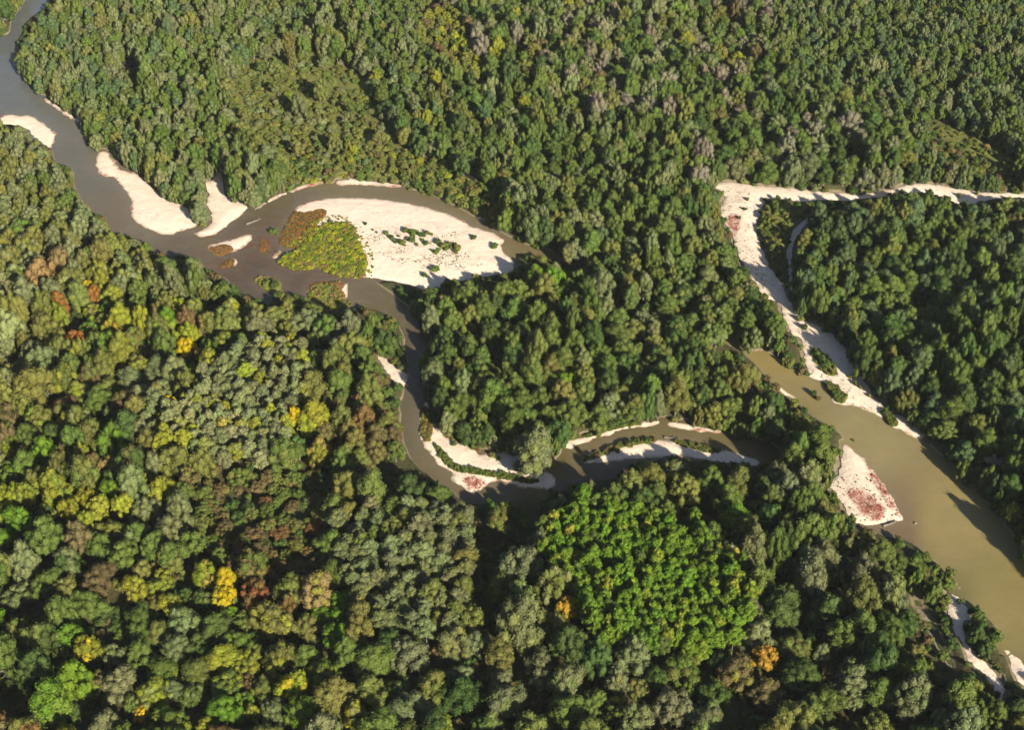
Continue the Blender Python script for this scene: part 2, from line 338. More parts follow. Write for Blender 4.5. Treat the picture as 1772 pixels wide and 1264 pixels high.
# ------------------------------------------------------------------ water
SILT_SKY_TINT = [((-40,130),(.095,.108,.115)),((30,60),(.09,.10,.105)),((60,180),(.10,.108,.105)),((150,270),(.112,.105,.085)),((230,380),(.12,.10,.07)),((330,425),(.10,.08,.055)),((430,450),(.065,.05,.038)),((560,480),(.06,.045,.033)),((470,385),(.09,.075,.05)),  # upper-left river anchors are blue-grey: sky reflection painted into the water colour
  ((600,330),(.13,.105,.055)),((800,385),(.13,.105,.055)),((960,440),(.14,.115,.06)),((640,520),(.10,.085,.045)),((720,600),(.09,.07,.045)),((715,720),(.09,.08,.05)),((780,840),(.105,.085,.045)),((1000,790),(.11,.09,.04)),((1150,750),(.10,.085,.035)),((1020,830),(.08,.06,.035)),((1330,780),(.08,.065,.03)),
  ((1330,640),(.17,.14,.06)),((1500,760),(.175,.15,.08)),((1640,900),(.18,.15,.07)),((1540,918),(.11,.08,.055)),((1740,1060),(.16,.135,.058)),((1620,1100),(.03,.045,.012)),((1680,1230),(.02,.03,.01)),((222,108),(.03,.035,.05))]
shal = blur(gb, 3, 2)
shoalb = blur(look(raster([(345,432),(380,412),(440,396),(475,372),(505,365),(496,385),(484,425),(496,440),(484,455),(520,468),(600,480),(600,492),(540,484),(500,492),(470,474),(430,482),(400,492),(372,468)]), gpx, gpy) & infront, 3, 2)
def water(name, poly, label):
    m = raster(poly)
    sel = look(m, gpx, gpy) & infront
    sel = blur(sel, 3, 1) > 0
    cell = sel[:-1, :-1] & sel[:-1, 1:] & sel[1:, 1:] & sel[1:, :-1]
    fs = np.stack([idx[:-1, :-1], idx[:-1, 1:], idx[1:, 1:], idx[1:, :-1]], -1)[cell]
    used, inv = np.unique(fs, return_inverse=True)
    X = gx.ravel()[used]; Y = gy.ravel()[used]; px = gpx.ravel()[used]; py = gpy.ravel()[used]
    num = 0; den = 0
    for (ax, ay), c in SILT_SKY_TINT:
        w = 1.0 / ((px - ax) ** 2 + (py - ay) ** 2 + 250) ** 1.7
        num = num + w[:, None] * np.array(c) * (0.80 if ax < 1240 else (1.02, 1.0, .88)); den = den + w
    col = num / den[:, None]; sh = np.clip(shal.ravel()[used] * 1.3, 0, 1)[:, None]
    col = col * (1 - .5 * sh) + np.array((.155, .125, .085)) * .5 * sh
    me = build_mesh(name, np.stack([X, Y, 0 * X], -1), inv.reshape(-1, 4), M_WATER, None, dict(silt_sky_tint=col, shoal=np.clip(shoalb.ravel()[used], 0, 1)), True)
    tag(link(name, me), label, 'water', kind='structure')
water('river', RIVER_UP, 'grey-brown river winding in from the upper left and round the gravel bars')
water('wide_river', RIVER_MAIN, 'wide tan-brown river running off at the lower right')
water('backwater', BACKWATER, 'dark green still backwater in the bottom right corner')
water('pond', POND, 'tiny dark blue pond in the upper left wood')

# ------------------------------------------------------------------ gravel bars
rimmask = blur(water_only, 3, 2); crim = np.zeros_like(rmask)
for p in RED[5:]: raster(p, crim)
redb = blur(rmask & ~crim, 2, 1); crimb = blur(crim, 4, 2); grnb = blur(gmask, 3, 1)
WEED = raster([(640,400),(700,385),(790,400),(830,440),(870,450),(760,470),(690,455),(640,430)])
for q in ([(1240,330),(1300,330),(1320,420),(1340,500),(1300,480),(1260,380)], [(1400,640),(1450,650),(1500,700),(1580,740),(1480,702),(1430,690)], [(1450,830),(1520,830),(1550,900),(1480,900)]): raster(q, WEED)
weedb = blur(WEED, 8, 2)
BARV = []
def gravel_bar(poly, label):
    P = smooth(poly, 6); x, y = ground(P[:, 0], P[:, 1], 0.15)
    Q = np.stack([x, y], -1)
    # resample and roughen the outline
    out = []
    for i in range(len(Q)):
        a, b = Q[i], Q[(i + 1) % len(Q)]; n = max(1, int(np.linalg.norm(b - a) / 0.8))
        for k in range(n): out.append(a + (b - a) * k / n)
    Q = np.array(out)
    Q = Q + 0.45 * np.stack([fbm(Q[:, 0], Q[:, 1], 0.55), fbm(Q[:, 1] + 9, Q[:, 0], 0.6)], -1)
    x0, y0 = Q.min(0); x1, y1 = Q.max(0)
    s = 1.0
    X, Y = np.meshgrid(np.arange(x0, x1, s), np.arange(y0, y1, s))
    pts = np.stack([X.ravel(), Y.ravel()], -1) + rng.uniform(-.3, .3, (X.size, 2))
    # inside and away from the rim
    A = Q; B = np.roll(Q, -1, 0); ins = np.zeros(len(pts), bool); dist = np.full(len(pts), 1e9)
    for a, b in zip(A, B):
        c = (a[1] > pts[:, 1]) != (b[1] > pts[:, 1])
        if a[1] != b[1]:
            ins ^= c & (pts[:, 0] < a[0] + (pts[:, 1] - a[1]) / (b[1] - a[1]) * (b[0] - a[0]))
        dist = np.minimum(dist, (pts[:, 0] - a[0]) ** 2 + (pts[:, 1] - a[1]) ** 2)
    dist = np.sqrt(dist); keep = ins & (dist > 0.55); pts = pts[keep]; dist = dist[keep]
    V = [Vector(q) for q in Q] + [Vector(q) for q in pts]; n = len(Q)
    r = geometry.delaunay_2d_cdt(V, [(i, (i + 1) % n) for i in range(n)], [], 1, 1e-4)
    vv = np.array([tuple(v) for v in r[0]])
    d0 = np.zeros(len(vv))
    for i, o in enumerate(r[3]):
        if o: d0[i] = 0 if min(o) < n else dist[min(o) - n]
    z = np.where(d0 > 0, 0.08, -0.06) + 0.6 * (1 - np.exp(-d0 / 5.0)) + np.where(d0 > 0, 0.05 * fbm(vv[:, 0], vv[:, 1], 0.2), 0) * np.minimum(d0 / 3, 1)
    px, py, _ = project(vv[:, 0], vv[:, 1], 0.2)
    lk = lambda a: look(a, px, py, 0.0)
    rim = np.where(d0 < 3.6, 1 - d0 / 3.6, 0) * np.clip(lk(rimmask) * 4, 0, 1)
    red = lk(redb); crimson = np.maximum(lk(crimb), 0.9 * np.clip(np.where(d0 < 2.6, 1 - abs(d0 - 1.0) / 1.6, 0), 0, 1) * (fbm(vv[:, 0], vv[:, 1], 0.05) > -0.15) * np.clip(lk(rimmask) * 5, 0, 1))
    BARV.append(np.column_stack([vv, z]))
    me = build_mesh('gravel_bar', np.column_stack([vv, z]), [tuple(f) for f in r[2]], M_GRAVEL, None, dict(rim=rim, red=red, crimson=crimson, grass=lk(grnb), weeds=lk(weedb)), True)
    tag(link('gravel_bar', me), label, 'gravel bar', 'gravel bars and banks along the river', 'structure')
for k, (p, lab) in BARS.items(): gravel_bar(p, lab)
BARV = np.concatenate(BARV); KD = kdtree.KDTree(len(BARV))
for i, q in enumerate(BARV): KD.insert((q[0], q[1], 0), i)
KD.balance()
def barz(x, y, default):
    c, i, d = KD.find((x, y, 0)); return float(BARV[i, 2]) - .03 if d < 2.5 else default

# ------------------------------------------------------------------ foliage meshes
def icosphere(sub):
    bm = bmesh.new(); bmesh.ops.create_icosphere(bm, subdivisions=sub, radius=1)
    v = np.array([tuple(x.co) for x in bm.verts]); f = np.array([[q.index for q in x.verts] for x in bm.faces]); bm.free(); return v, f
ICO_V, ICO_F = icosphere(2)
def unit(a): return a / np.maximum(np.linalg.norm(a, axis=-1, keepdims=True), 1e-6)
def crown_mesh(name, lobes, leaves, size, g, flat=0.55, core=0.80, up=0.25, spread=0.55):
    """lobes: (x, y, z, rx, rz). A ragged core in every lobe with leaf sprays standing off its surface."""
    VV = []; FF = []; LO = []; LE = []; nv = 0
    for (x, y, z, rx, rz) in lobes:
        c = np.array([x, y, z]); rad = np.array([rx, rx, rz]); lv = g.random()
        d = ICO_V * (core + 0.16 * (g.random((len(ICO_V), 1)) - 0.5))
        VV.append(c + d * rad); FF.append(np.column_stack([ICO_F, ICO_F[:, 2]]) + nv); nv += len(d)
        LO.append(np.full(len(ICO_F), lv)); LE.append(g.uniform(0.15, 0.5, len(ICO_F)))
        n = int(leaves * (rx * rx + 2 * rx * rz) / 3)
        dirs = unit(g.normal(size=(n, 3))); dirs = dirs[dirs[:, 2] > -0.75]; n = len(dirs)
        bumpy = 1 + 0.13 * np.sin(dirs[:, 0] * 6 + lv * 20) * np.sin(dirs[:, 1] * 6 + lv * 30) + 0.1 * np.sin(dirs[:, 2] * 9 + lv * 9)
        pos = c + dirs * rad * (bumpy * g.uniform(0.82, 1.10, n))[:, None]
        nor = unit(unit(dirs / rad) + spread * g.normal(size=(n, 3)) + np.array([0, 0, up]))
        t = unit(np.cross(nor, g.normal(size=(n, 3)))); b = np.cross(nor, t)
        s = size * g.uniform(0.6, 1.4, n)[:, None]
        q = np.stack([pos - t * s, pos - b * s * flat, pos + t * s, pos + b * s * flat], 1).reshape(-1, 3)
        VV.append(q); FF.append(np.arange(n * 4).reshape(-1, 4) + nv); nv += n * 4
        LO.append(np.full(n, lv)); LE.append(g.random(n))
    V = np.concatenate(VV)
    faces = np.concatenate(FF)
    tri = faces[:, 2] == faces[:, 3]
    # degenerate quads of the cores become real triangles
    me = bpy.data.meshes.new(name)
    lt = np.where(tri, 3, 4); ls = np.concatenate([[0], np.cumsum(lt)[:-1]])
    loops = np.concatenate([f[:k] for f, k in zip(faces, lt)])
    me.vertices.add(len(V)); me.vertices.foreach_set('co', V.astype(np.float32).ravel())
    me.loops.add(len(loops)); me.loops.foreach_set('vertex_index', loops.astype(np.int32))
    me.polygons.add(len(faces)); me.polygons.foreach_set('loop_start', ls.astype(np.int32))
    me.update(calc_edges=True); me.materials.append(M_LEAF)
    me.attributes.new('lobe', 'FLOAT', 'FACE').data.foreach_set('value', np.concatenate(LO).astype(np.float32))
    me.attributes.new('leaf', 'FLOAT', 'FACE').data.foreach_set('value', np.concatenate(LE).astype(np.float32))
    return me
def tube(V, Fc, pts, rads, n=6):
    base = len(V); pts = [Vector(p) for p in pts]
    for i, p in enumerate(pts):
        d = (pts[min(i + 1, len(pts) - 1)] - pts[max(i - 1, 0)]).normalized()
        a = d.orthogonal().normalized(); b = d.cross(a)
        for k in range(n):
            w = 2 * math.pi * k / n; V.append(tuple(p + (a * math.cos(w) + b * math.sin(w)) * rads[i]))
    for i in range(len(pts) - 1):
        for k in range(n):
            Fc.append((base + i * n + k, base + i * n + (k + 1) % n, base + (i + 1) * n + (k + 1) % n, base + (i + 1) * n + k))
    V.append(tuple(pts[-1])); t = len(V) - 1; e = base + (len(pts) - 1) * n
    for k in range(n): Fc.append((e + k, e + (k + 1) % n, t, t)[:3])
def trunk_mesh(name, h, r, lobes, g):
    V = []; Fc = []
    lean = g.uniform(-.3, .3, 2)
    P = [(lean[0] * t * t, lean[1] * t * t, h * t) for t in (-0.06, 0.03, 0.25, 0.5, 0.75, 0.95)]
    tube(V, Fc, P, [r * 1.5, r * 1.05, r * 0.85, r * 0.6, r * 0.35, r * 0.1])
    for (x, y, z, rx, rz) in lobes:
        z0 = max(0.18 * h, min(z - 0.35 * h * g.uniform(0.5, 1), 0.7 * h)); t = z0 / h
        a = Vector((lean[0] * t * t, lean[1] * t * t, z0)); b = Vector((x, y, z))
        mid = a.lerp(b, 0.5) + Vector((0, 0, -0.06 * h))
        tube(V, Fc, [a, mid, b], [r * 0.38, r * 0.26, r * 0.08], 5)
    return build_mesh(name, V, Fc, M_BARK, smooth_shade=True)

def lobes_willow(g):                       # broad billowing crown of many heads, 10 m wide, 12 m tall
    L = [(0, 0, 5.8, 2.7, 3.3), (g.normal() * .6, g.normal() * .6, 8.6, 1.8, 1.7)]
    asp = g.uniform(.8, 1.2); off = g.normal(size=2) * .5
    for z, q, n, r in ((10.1, .7, 3, 1.15), (8.9, 2.1, 7, 1.2), (7.0, 3.2, 9, 1.25), (5.2, 3.6, 9, 1.2), (3.4, 3.3, 7, 1.15)):
        a0 = g.random() * 6
        for k in range(n):
            if g.random() < .12: continue
            a = a0 + 2 * math.pi * k / n + g.normal() * .2; rr = r * g.uniform(.7, 1.3); qq = q * g.uniform(.75, 1.22)
            L.append((qq * math.cos(a) * asp + off[0], qq * math.sin(a) / asp + off[1], z + g.normal() * .55, rr, rr * g.uniform(1.05, 1.5)))
    return L
def lobes_poplar(g):                       # taller ovoid crown, 7 m wide, 15 m tall
    L = [(0, 0, 8, 2.0, 5.0), (g.normal() * .3, g.normal() * .3, 13.2, 1.15, 1.8)]
    for z, q, n, r in ((11.4, 1.3, 4, 1.15), (9.2, 2.1, 6, 1.25), (6.7, 2.35, 6, 1.3), (4.4, 2.0, 5, 1.25)):
        a0 = g.random() * 6
        for k in range(n):
            a = a0 + 2 * math.pi * k / n + g.normal() * .2; rr = r * g.uniform(.75, 1.2); qq = q * g.uniform(.8, 1.15)
            L.append((qq * math.cos(a), qq * math.sin(a), z + g.normal() * .6, rr, rr * g.uniform(1.1, 1.6)))
    return L
def lobes_stand(g):                        # slim young tree with a domed head, 4 m wide, 13 m tall
    L = [(0, 0, 8.6, 1.25, 3.4), (g.normal() * .25, g.normal() * .25, 11.7, .85, 1.0)]
    for z, q, n in ((10.9, 1.0, 5), (9.4, 1.5, 7), (7.4, 1.5, 5)):
        a0 = g.random() * 6
        for k in range(n):
            a = a0 + 2 * math.pi * k / n + g.normal() * .25; rr = g.uniform(.5, .85); qq = q * g.uniform(.75, 1.2)
            L.append((qq * math.cos(a), qq * math.sin(a), z + g.normal() * .45, rr, rr * g.uniform(1.0, 1.4)))
    return L
def lobes_autumn(g):                       # loose irregular crown, 8 m wide, 10 m tall
    L = [(0, 0, 5.6, 2.2, 2.6)]
    for k in range(g.integers(24, 30)):
        a = g.random() * 2 * math.pi; e = g.uniform(-.2, 1.0); q = g.uniform(2.2, 3.4) * math.sqrt(max(0.05, 1 - e * e * .9)); r = g.uniform(.55, 1.25)
        L.append((q * math.cos(a), q * math.sin(a), 5.6 + e * 3.2, r, r * g.uniform(.8, 1.15)))
    return L
def lobes_shrub(g):                        # mounded bush, 4.4 m wide, 3 m tall
    L = [(0, 0, 1.1, 1.3, 1.3)]
    for k in range(g.integers(6, 9)):
        a = g.random() * 2 * math.pi; q = g.uniform(.7, 1.7); r = g.uniform(.5, .95)
        L.append((q * math.cos(a), q * math.sin(a), g.uniform(.6, 1.9), r, r * g.uniform(.9, 1.3)))
    return L
# kind: lobes fn, variants, leaf density, leaf size, flat, spread, crown radius, height, trunk radius, object name
KINDS = dict(
 willow=(lobes_willow, 12, 88, 0.232, .50, .42, 5.0, 12.0, .38, 'willow_tree'),
 poplar=(lobes_poplar, 9, 138, 0.215, .6, .5, 3.5, 15.0, .28, 'poplar_tree'),
 stand=(lobes_stand, 6, 210, 0.22, .55, .65, 2.0, 13.4, .14, 'young_poplar'),
 autumn=(lobes_autumn, 10, 120, 0.20, .6, .7, 4.0, 9.6, .24, 'mixed_wood_tree'),
 shrub=(lobes_shrub, 6, 150, 0.19, .55, .7, 2.2, 2.9, .08, 'shrub'))
PROTO = {}
for kn, (fn, nvar, dens, size, flat, spread, cr, ch, tr, oname) in KINDS.items():
    PROTO[kn] = []
    for i in range(nvar):
        g = np.random.default_rng(100 + 17 * i + len(kn)); L = fn(g)
        cm = crown_mesh(f'{oname}_crown', L, dens, size, g, flat, 0.80, 0.25, spread)
        tm = trunk_mesh(f'{oname}_trunk', ch * 0.8, tr, L, g)
        PROTO[kn].append((cm, tm))

# ------------------------------------------------------------------ woodland zones (photo regions, tested at mid-crown height)
C = dict(  # leaf colours
 crimson=(.16,.045,.04),
 lime=(.235,.245,.026),
 olive=(.112,.122,.034), grey_green=(.118,.136,.062), dark_green=(.050,.080,.022), mid_green=(.076,.108,.026), bright_green=(.085,.148,.018), yellow_green=(.165,.180,.026),
 yellow=(.33,.26,.020), golden=(.34,.21,.035), orange=(.21,.105,.028), red=(.17,.055,.028), brown=(.100,.080,.036), rust=(.125,.080,.032), grey=(.145,.135,.092), pale_green=(.165,.185,.085), tan=(.19,.145,.058), blue_green=(.066,.10,.042))
for k_, c_ in C.items():                 # overall tone
    m_ = sum(c_) / 3; C[k_] = tuple(max(0.006, m_ + (v_ - m_) * 1.06) * .86 for v_ in c_)
def Z(phrase, poly, mix, pal, size=(0.7, 1.1), hs=(0.85, 1.15), gap=0.80, b=None, drop=0.0):
    return dict(phrase=phrase, poly=poly, mix=mix, pal=pal, size=size, hs=hs, gap=gap, b=b, drop=drop)
ZONES = [
 Z('in the bright green stand', [(945,900),(1010,872),(1100,875),(1195,888),(1245,940),(1298,985),(1296,1075),(1240,1118),(1130,1124),(1025,1092),(985,1010),(940,960)], dict(stand=1), dict(bright_green=10, yellow_green=.6, mid_green=1.6, yellow=.02), (.7,1.1), (.90,1.08), .52, ('yellow_green', .2)),
 Z('in the pale grey-green stand', [(360,640),(430,585),(520,585),(540,640),(520,710),(490,775),(420,800),(330,795),(265,775),(225,720),(300,700)], dict(stand=1), dict(grey_green=5, pale_green=3.4, yellow_green=2, yellow=.12), (.75,1.15), (.85,1.1), .62, ('pale_green', .5)),
 Z('in the dull grey stand', [(590,880),(700,845),(795,865),(818,960),(805,1050),(760,1095),(640,1065),(595,980)], dict(stand=4, poplar=.5), dict(grey_green=6, olive=2, mid_green=1), (.8,1.2), (.8,1.0), .62, ('olive', .5)),
 Z('in the grey row', [(195,640),(240,622),(330,630),(335,655),(290,672),(205,672)], dict(poplar=1), dict(grey_green=3, pale_green=1), (.6,.85), (.7,.9), .7),
 Z('in the rusty thicket', [(320,830),(420,800),(500,795),(560,830),(570,900),(560,960),(470,975),(340,930)], dict(autumn=3, shrub=1), dict(rust=1.6, brown=3.5, olive=3, mid_green=1.6), (.35,.7), (.5,.8), .68, ('*', .5)),
 Z('in the brown channel-side wood', [(570,640),(660,640),(690,700),(695,770),(690,810),(610,820),(560,780)], dict(autumn=2, poplar=1, willow=.6), dict(olive=3.4, mid_green=3.4, brown=2.4, rust=.6), (.5,.85), (.8,1.0), .72, ('*', .5)),
 Z('in the autumn-coloured wood', [(90,520),(150,480),(260,500),(330,520),(390,580),(340,640),(200,640),(90,610)], dict(autumn=3, willow=.7, poplar=.6), dict(orange=.7, yellow_green=3, mid_green=3.4, olive=3.2, rust=.9, bright_green=1.2, yellow=.1), (.5,.85), (.8,1.0), .75, ('*', .6)),
 Z('in the bright left-edge patch', [(-60,830),(30,830),(40,880),(30,940),(-60,950)], dict(autumn=1), dict(bright_green=1, yellow_green=.6), (.8,1.1), (.8,1), .75),
 Z('in the bright left clump', [(130,842),(205,838),(215,880),(170,905),(135,890)], dict(autumn=1), dict(bright_green=1, yellow_green=.5), (.6,.9), (.8,1), .75),
 Z('in the vivid lower clump', [(555,1010),(590,985),(605,1060),(590,1095),(550,1085)], dict(autumn=1), dict(bright_green=1), (.6,.9), (.8,1), .75),
 Z('in the wood below the bar', [(-200,200),(40,210),(100,275),(135,320),(190,390),(110,430),(60,400),(0,400),(-200,420)], dict(willow=1), dict(olive=3, grey_green=3, mid_green=1.5), (.5,.85), (.85,1.1), .76, ('grey_green', .5)),
 Z('in the light left wood', [(-200,420),(60,420),(120,430),(120,560),(80,620),(60,680),(-200,700)], dict(willow=3, autumn=.6), dict(olive=3.4, grey_green=3, pale_green=1, tan=.4), (.6,1.05), (.85,1.1), .76, ('pale_green', .4)),
 Z('along the shallow reach', [(120,400),(215,400),(350,440),(400,480),(400,530),(330,560),(230,520),(120,500)], dict(willow=1.4, poplar=1.5, autumn=.8), dict(grey_green=4, olive=3, mid_green=2.4, yellow_green=.9, pale_green=1), (.5,.85), (.85,1.1), .76, ('*', .5)),
 Z('between reach and pale stand', [(390,480),(480,490),(600,520),(690,550),(700,640),(570,660),(540,640),(430,585),(380,570)], dict(willow=2, poplar=1.2, autumn=.4), dict(grey_green=1.6, olive=2.8, mid_green=3, dark_green=1.6), (.5,.95), (.9,1.15), .78, ('*', .5)),
 Z('in the scrubby clearing', MEADOW[0], dict(shrub=1, autumn=.012, willow=.006), dict(olive=4.6, yellow_green=.3, grey_green=1.4, mid_green=2.4, tan=.1), (.45,1.1), (.7,1.1), .72, ('grey_green', .3), .3),
 Z('in the low bend scrub', [(500,262),(560,225),(640,235),(720,265),(800,300),(870,345),(850,390),(760,340),(690,315),(580,308),(500,310)], dict(shrub=1, autumn=.003, willow=.003), dict(olive=4, mid_green=2.6, yellow_green=.7, brown=.4, grey_green=.6), (.36,.95), (.7,1.1), .62),
 Z('in the hollow beside the dry bed', [(1318,340),(1400,345),(1410,372),(1382,402),(1372,440),(1374,505),(1352,482),(1328,440),(1312,400)], dict(shrub=1, autumn=.002), dict(olive=4, mid_green=3), (.5,.95), (.8,1.2), .75, None, .3),
 Z('in the brown upper clearing', [(1600,205),(1650,215),(1700,240),(1772,285),(1772,300),(1720,305),(1660,275),(1615,250)], dict(shrub=1, willow=.01), dict(olive=3, tan=.6, mid_green=2.4), (.4,.9), (.7,1.0), .8, None, .75),
 Z('on the wooded point', [(20,80),(60,-40),(205,-40),(218,120),(330,230),(372,300),(362,360),(350,395),(250,330),(140,230),(40,140)], dict(willow=2, poplar=1.5), dict(mid_green=4, blue_green=1.4, grey_green=2.2, olive=1.2), (.42,.72), (.9,1.15), .76, ('grey_green', .5)),
 Z('in the top left wood', [(205,-200),(560,-200),(620,60),(640,170),(560,110),(420,130),(400,220),(480,290),(520,330),(430,360),(385,320),(330,230),(235,120)], dict(willow=2, poplar=1.5), dict(mid_green=4, olive=1.2, grey_green=3, blue_green=1), (.42,.78), (.9,1.2), .76, ('grey_green', .4)),
 Z('in the yellowish top wood', [(730,0),(800,5),(830,70),(850,110),(800,120),(760,90),(730,60)], dict(autumn=3, poplar=1), dict(yellow_green=2, olive=3, brown=.8, mid_green=1), (.4,.7), (.7,1), .75, ('*', .5)),
 Z('in the grey top wood', [(790,-200),(1300,-200),(1330,60),(1280,180),(1250,260),(1130,210),(990,180),(860,120),(800,60)], dict(willow=2, poplar=1, autumn=1), dict(grey=1.6, olive=1.8, mid_green=4, dark_green=1.8, grey_green=2.4, yellow_green=.12, brown=.15), (.5,.95), (.9,1.2), .78, ('*', .4)),
 Z('above the dry bed', [(1240,150),(1400,130),(1520,180),(1580,250),(1560,320),(1250,315),(1200,280)], dict(willow=2, poplar=1.6), dict(grey=1.2, grey_green=2.6, mid_green=3.4, dark_green=2.4, olive=1.4), (.5,.95), (.9,1.25), .8, ('*', .4)),
 Z('in the top right wood', [(1300,-200),(2150,-200),(2150,330),(1772,330),(1600,310),(1580,250),(1520,180),(1400,130),(1320,60)], dict(willow=2.4, poplar=1.2, shrub=.3), dict(mid_green=4, olive=.8, grey_green=2.4, blue_green=2.4), (.36,.68), (.85,1.1), .78, ('*', .4)),
 Z('in the upper middle wood', [(540,-200),(800,-200),(800,60),(860,120),(990,180),(1130,210),(1240,280),(1260,420),(1350,560),(1250,600),(1100,480),(1000,450),(900,420),(860,340),(720,265),(640,180),(600,60)], dict(willow=2.4, poplar=1.6, autumn=.5), dict(mid_green=4.6, olive=1.6, dark_green=2, grey_green=1.8, blue_green=.6, yellow_green=.05), (.40,.80), (.88,1.2), .77, ('*', .4)),
 Z('right of the dry bed', [(1380,345),(1420,345),(1772,345),(2150,345),(2150,1200),(1790,980),(1600,760),(1500,660),(1400,550),(1370,440)], dict(willow=1.8, poplar=2.2), dict(mid_green=3.6, dark_green=3.4, blue_green=3.2, olive=.5), (.48,.85), (.9,1.25), .78, ('mid_green', .4)),
 Z('in the island wood', [(620,470),(880,450),(1000,450),(1100,480),(1250,590),(1300,640),(1460,745),(1450,900),(1340,800),(1160,740),(980,775),(940,800),(800,760),(730,680),(730,560)], dict(willow=1.8, poplar=2.2), dict(dark_green=2.4, mid_green=4.6, olive=1.6, grey_green=.9, bright_green=.1), (.48,.85), (1.0,1.4), .78, ('olive', .35)),
 Z('on the riverside strip', [(1530,920),(1600,950),(1700,1060),(1772,1150),(1850,1300),(1700,1300),(1640,1080),(1570,1010)], dict(poplar=1, willow=1.4, shrub=1.2), dict(dark_green=3, mid_green=3.4, olive=1.4), (.4,.7), (.6,.9), .72),
 Z('below the loop', [(940,830),(1340,800),(1450,850),(1510,910),(1400,940),(1300,980),(1240,930),(1180,890),(1000,870),(940,900),(820,960),(810,870)], dict(willow=1.5, poplar=1.6, autumn=.5), dict(dark_green=2, mid_green=4, grey_green=1.6, olive=1.8, bright_green=.5), (.5,.9), (1.15,1.45), .8, ('*', .4)),
 Z('in the bottom right wood', [(1290,960),(1400,940),(1520,910),(1570,1000),(1640,1120),(1660,1264),(1700,1620),(1200,1620),(1130,1120),(1240,1112),(1295,1070)], dict(willow=2.6, autumn=1.6, poplar=.7, shrub=.6), dict(grey_green=3.2, olive=2.4, dark_green=3.6, mid_green=3.4, brown=.7, rust=.12, yellow_green=.35), (.45,1.05), (.8,1.1), .84, ('*', .4), .05),
 Z('in the lower middle wood', [(820,960),(950,960),(990,1010),(1030,1085),(1130,1118),(1200,1264),(1200,1620),(560,1620),(600,1070),(760,1100),(815,1050)], dict(willow=2.6, autumn=1.4, poplar=.6), dict(grey_green=2.8, olive=2.8, mid_green=4, yellow_green=.9, brown=.6, rust=.1, dark_green=2.4), (.5,1.05), (.85,1.1), .84, ('*', .4), .05),
 Z('in the bottom left wood', [(-300,940),(100,900),(330,930),(480,975),(600,980),(640,1065),(600,1620),(-300,1620)], dict(willow=1.7, autumn=2.4, poplar=.6), dict(olive=3.4, grey_green=1.4, yellow_green=1.6, mid_green=5, bright_green=.9, yellow=.06, brown=.8, rust=.3, dark_green=2.6), (.45,.98), (.8,1.1), .82, ('*', .55), .05),
 Z('in the mixed left wood', [(-300,600),(100,600),(230,640),(230,720),(330,790),(330,930),(100,940),(-300,950)], dict(willow=1.4, autumn=2.6, poplar=.6), dict(olive=3.8, grey_green=1.6, mid_green=4.6, yellow_green=.9, brown=1.2, rust=.3, bright_green=.4, tan=.1, dark_green=1.6), (.45,.95), (.8,1.05), .8, ('*', .55)),
]
DEFZ = Z('in the wood', None, dict(willow=2, poplar=1.4, autumn=.6), dict(mid_green=3, olive=3, grey_green=2, dark_green=1), (.6,1.0), (.85,1.1), .82, ('olive', .3))
ZONES.append(DEFZ)
zmap = np.full(wmask.shape, len(ZONES) - 1, np.int16)
for i in range(len(ZONES) - 2, -1, -1): raster(ZONES[i]['poly'], zmap, i)

TREES = []         # dicts: kind, x, y, z, s (width scale), sh (height scale), tint, tint_b, zone, cname, accent
grid = {}
def near(x, y, r, gap):
    i, j = int(x // 6), int(y // 6)
    for a in range(i - 2, i + 3):
        for b in range(j - 2, j + 3):
            for (qx, qy, qr) in grid.get((a, b), ()):
                if (qx - x) ** 2 + (qy - y) ** 2 < (gap * (r + qr)) ** 2: return True
    return False
def put(x, y, r): grid.setdefault((int(x // 6), int(y // 6)), []).append((x, y, r))
def vary(c, g=rng, amt=.16):
    c = np.array(c) * g.uniform(1 - amt, 1 + amt); return tuple(c * g.uniform(1 - amt * .5, 1 + amt * .5, 3))
def blend(a, b, f=.6): return tuple(f * p + (1 - f) * q for p, q in zip(a, b))
def add_tree(kind, x, y, s, sh, cname, bname, pb, zone, accent=None):
    if bname == '*':
        pal = ZONES[zone]['pal']; bname = str(rng.choice(list(pal), p=np.array(list(pal.values())) / sum(pal.values())))
    TREES.append(dict(kind=kind, x=x, y=y, z=float(gz(x, y)) - 0.1, s=s, sh=sh, tint=vary(C[cname]), tint_b=blend(vary(C[bname]), C[cname]) if bname and rng.random() < pb else None,
        zone=zone, cname=cname, accent=accent, var=int(rng.integers(0, KINDS[kind][1])), rot=float(rng.random() * 6.28), asp=float(rng.uniform(.86, 1.16))))
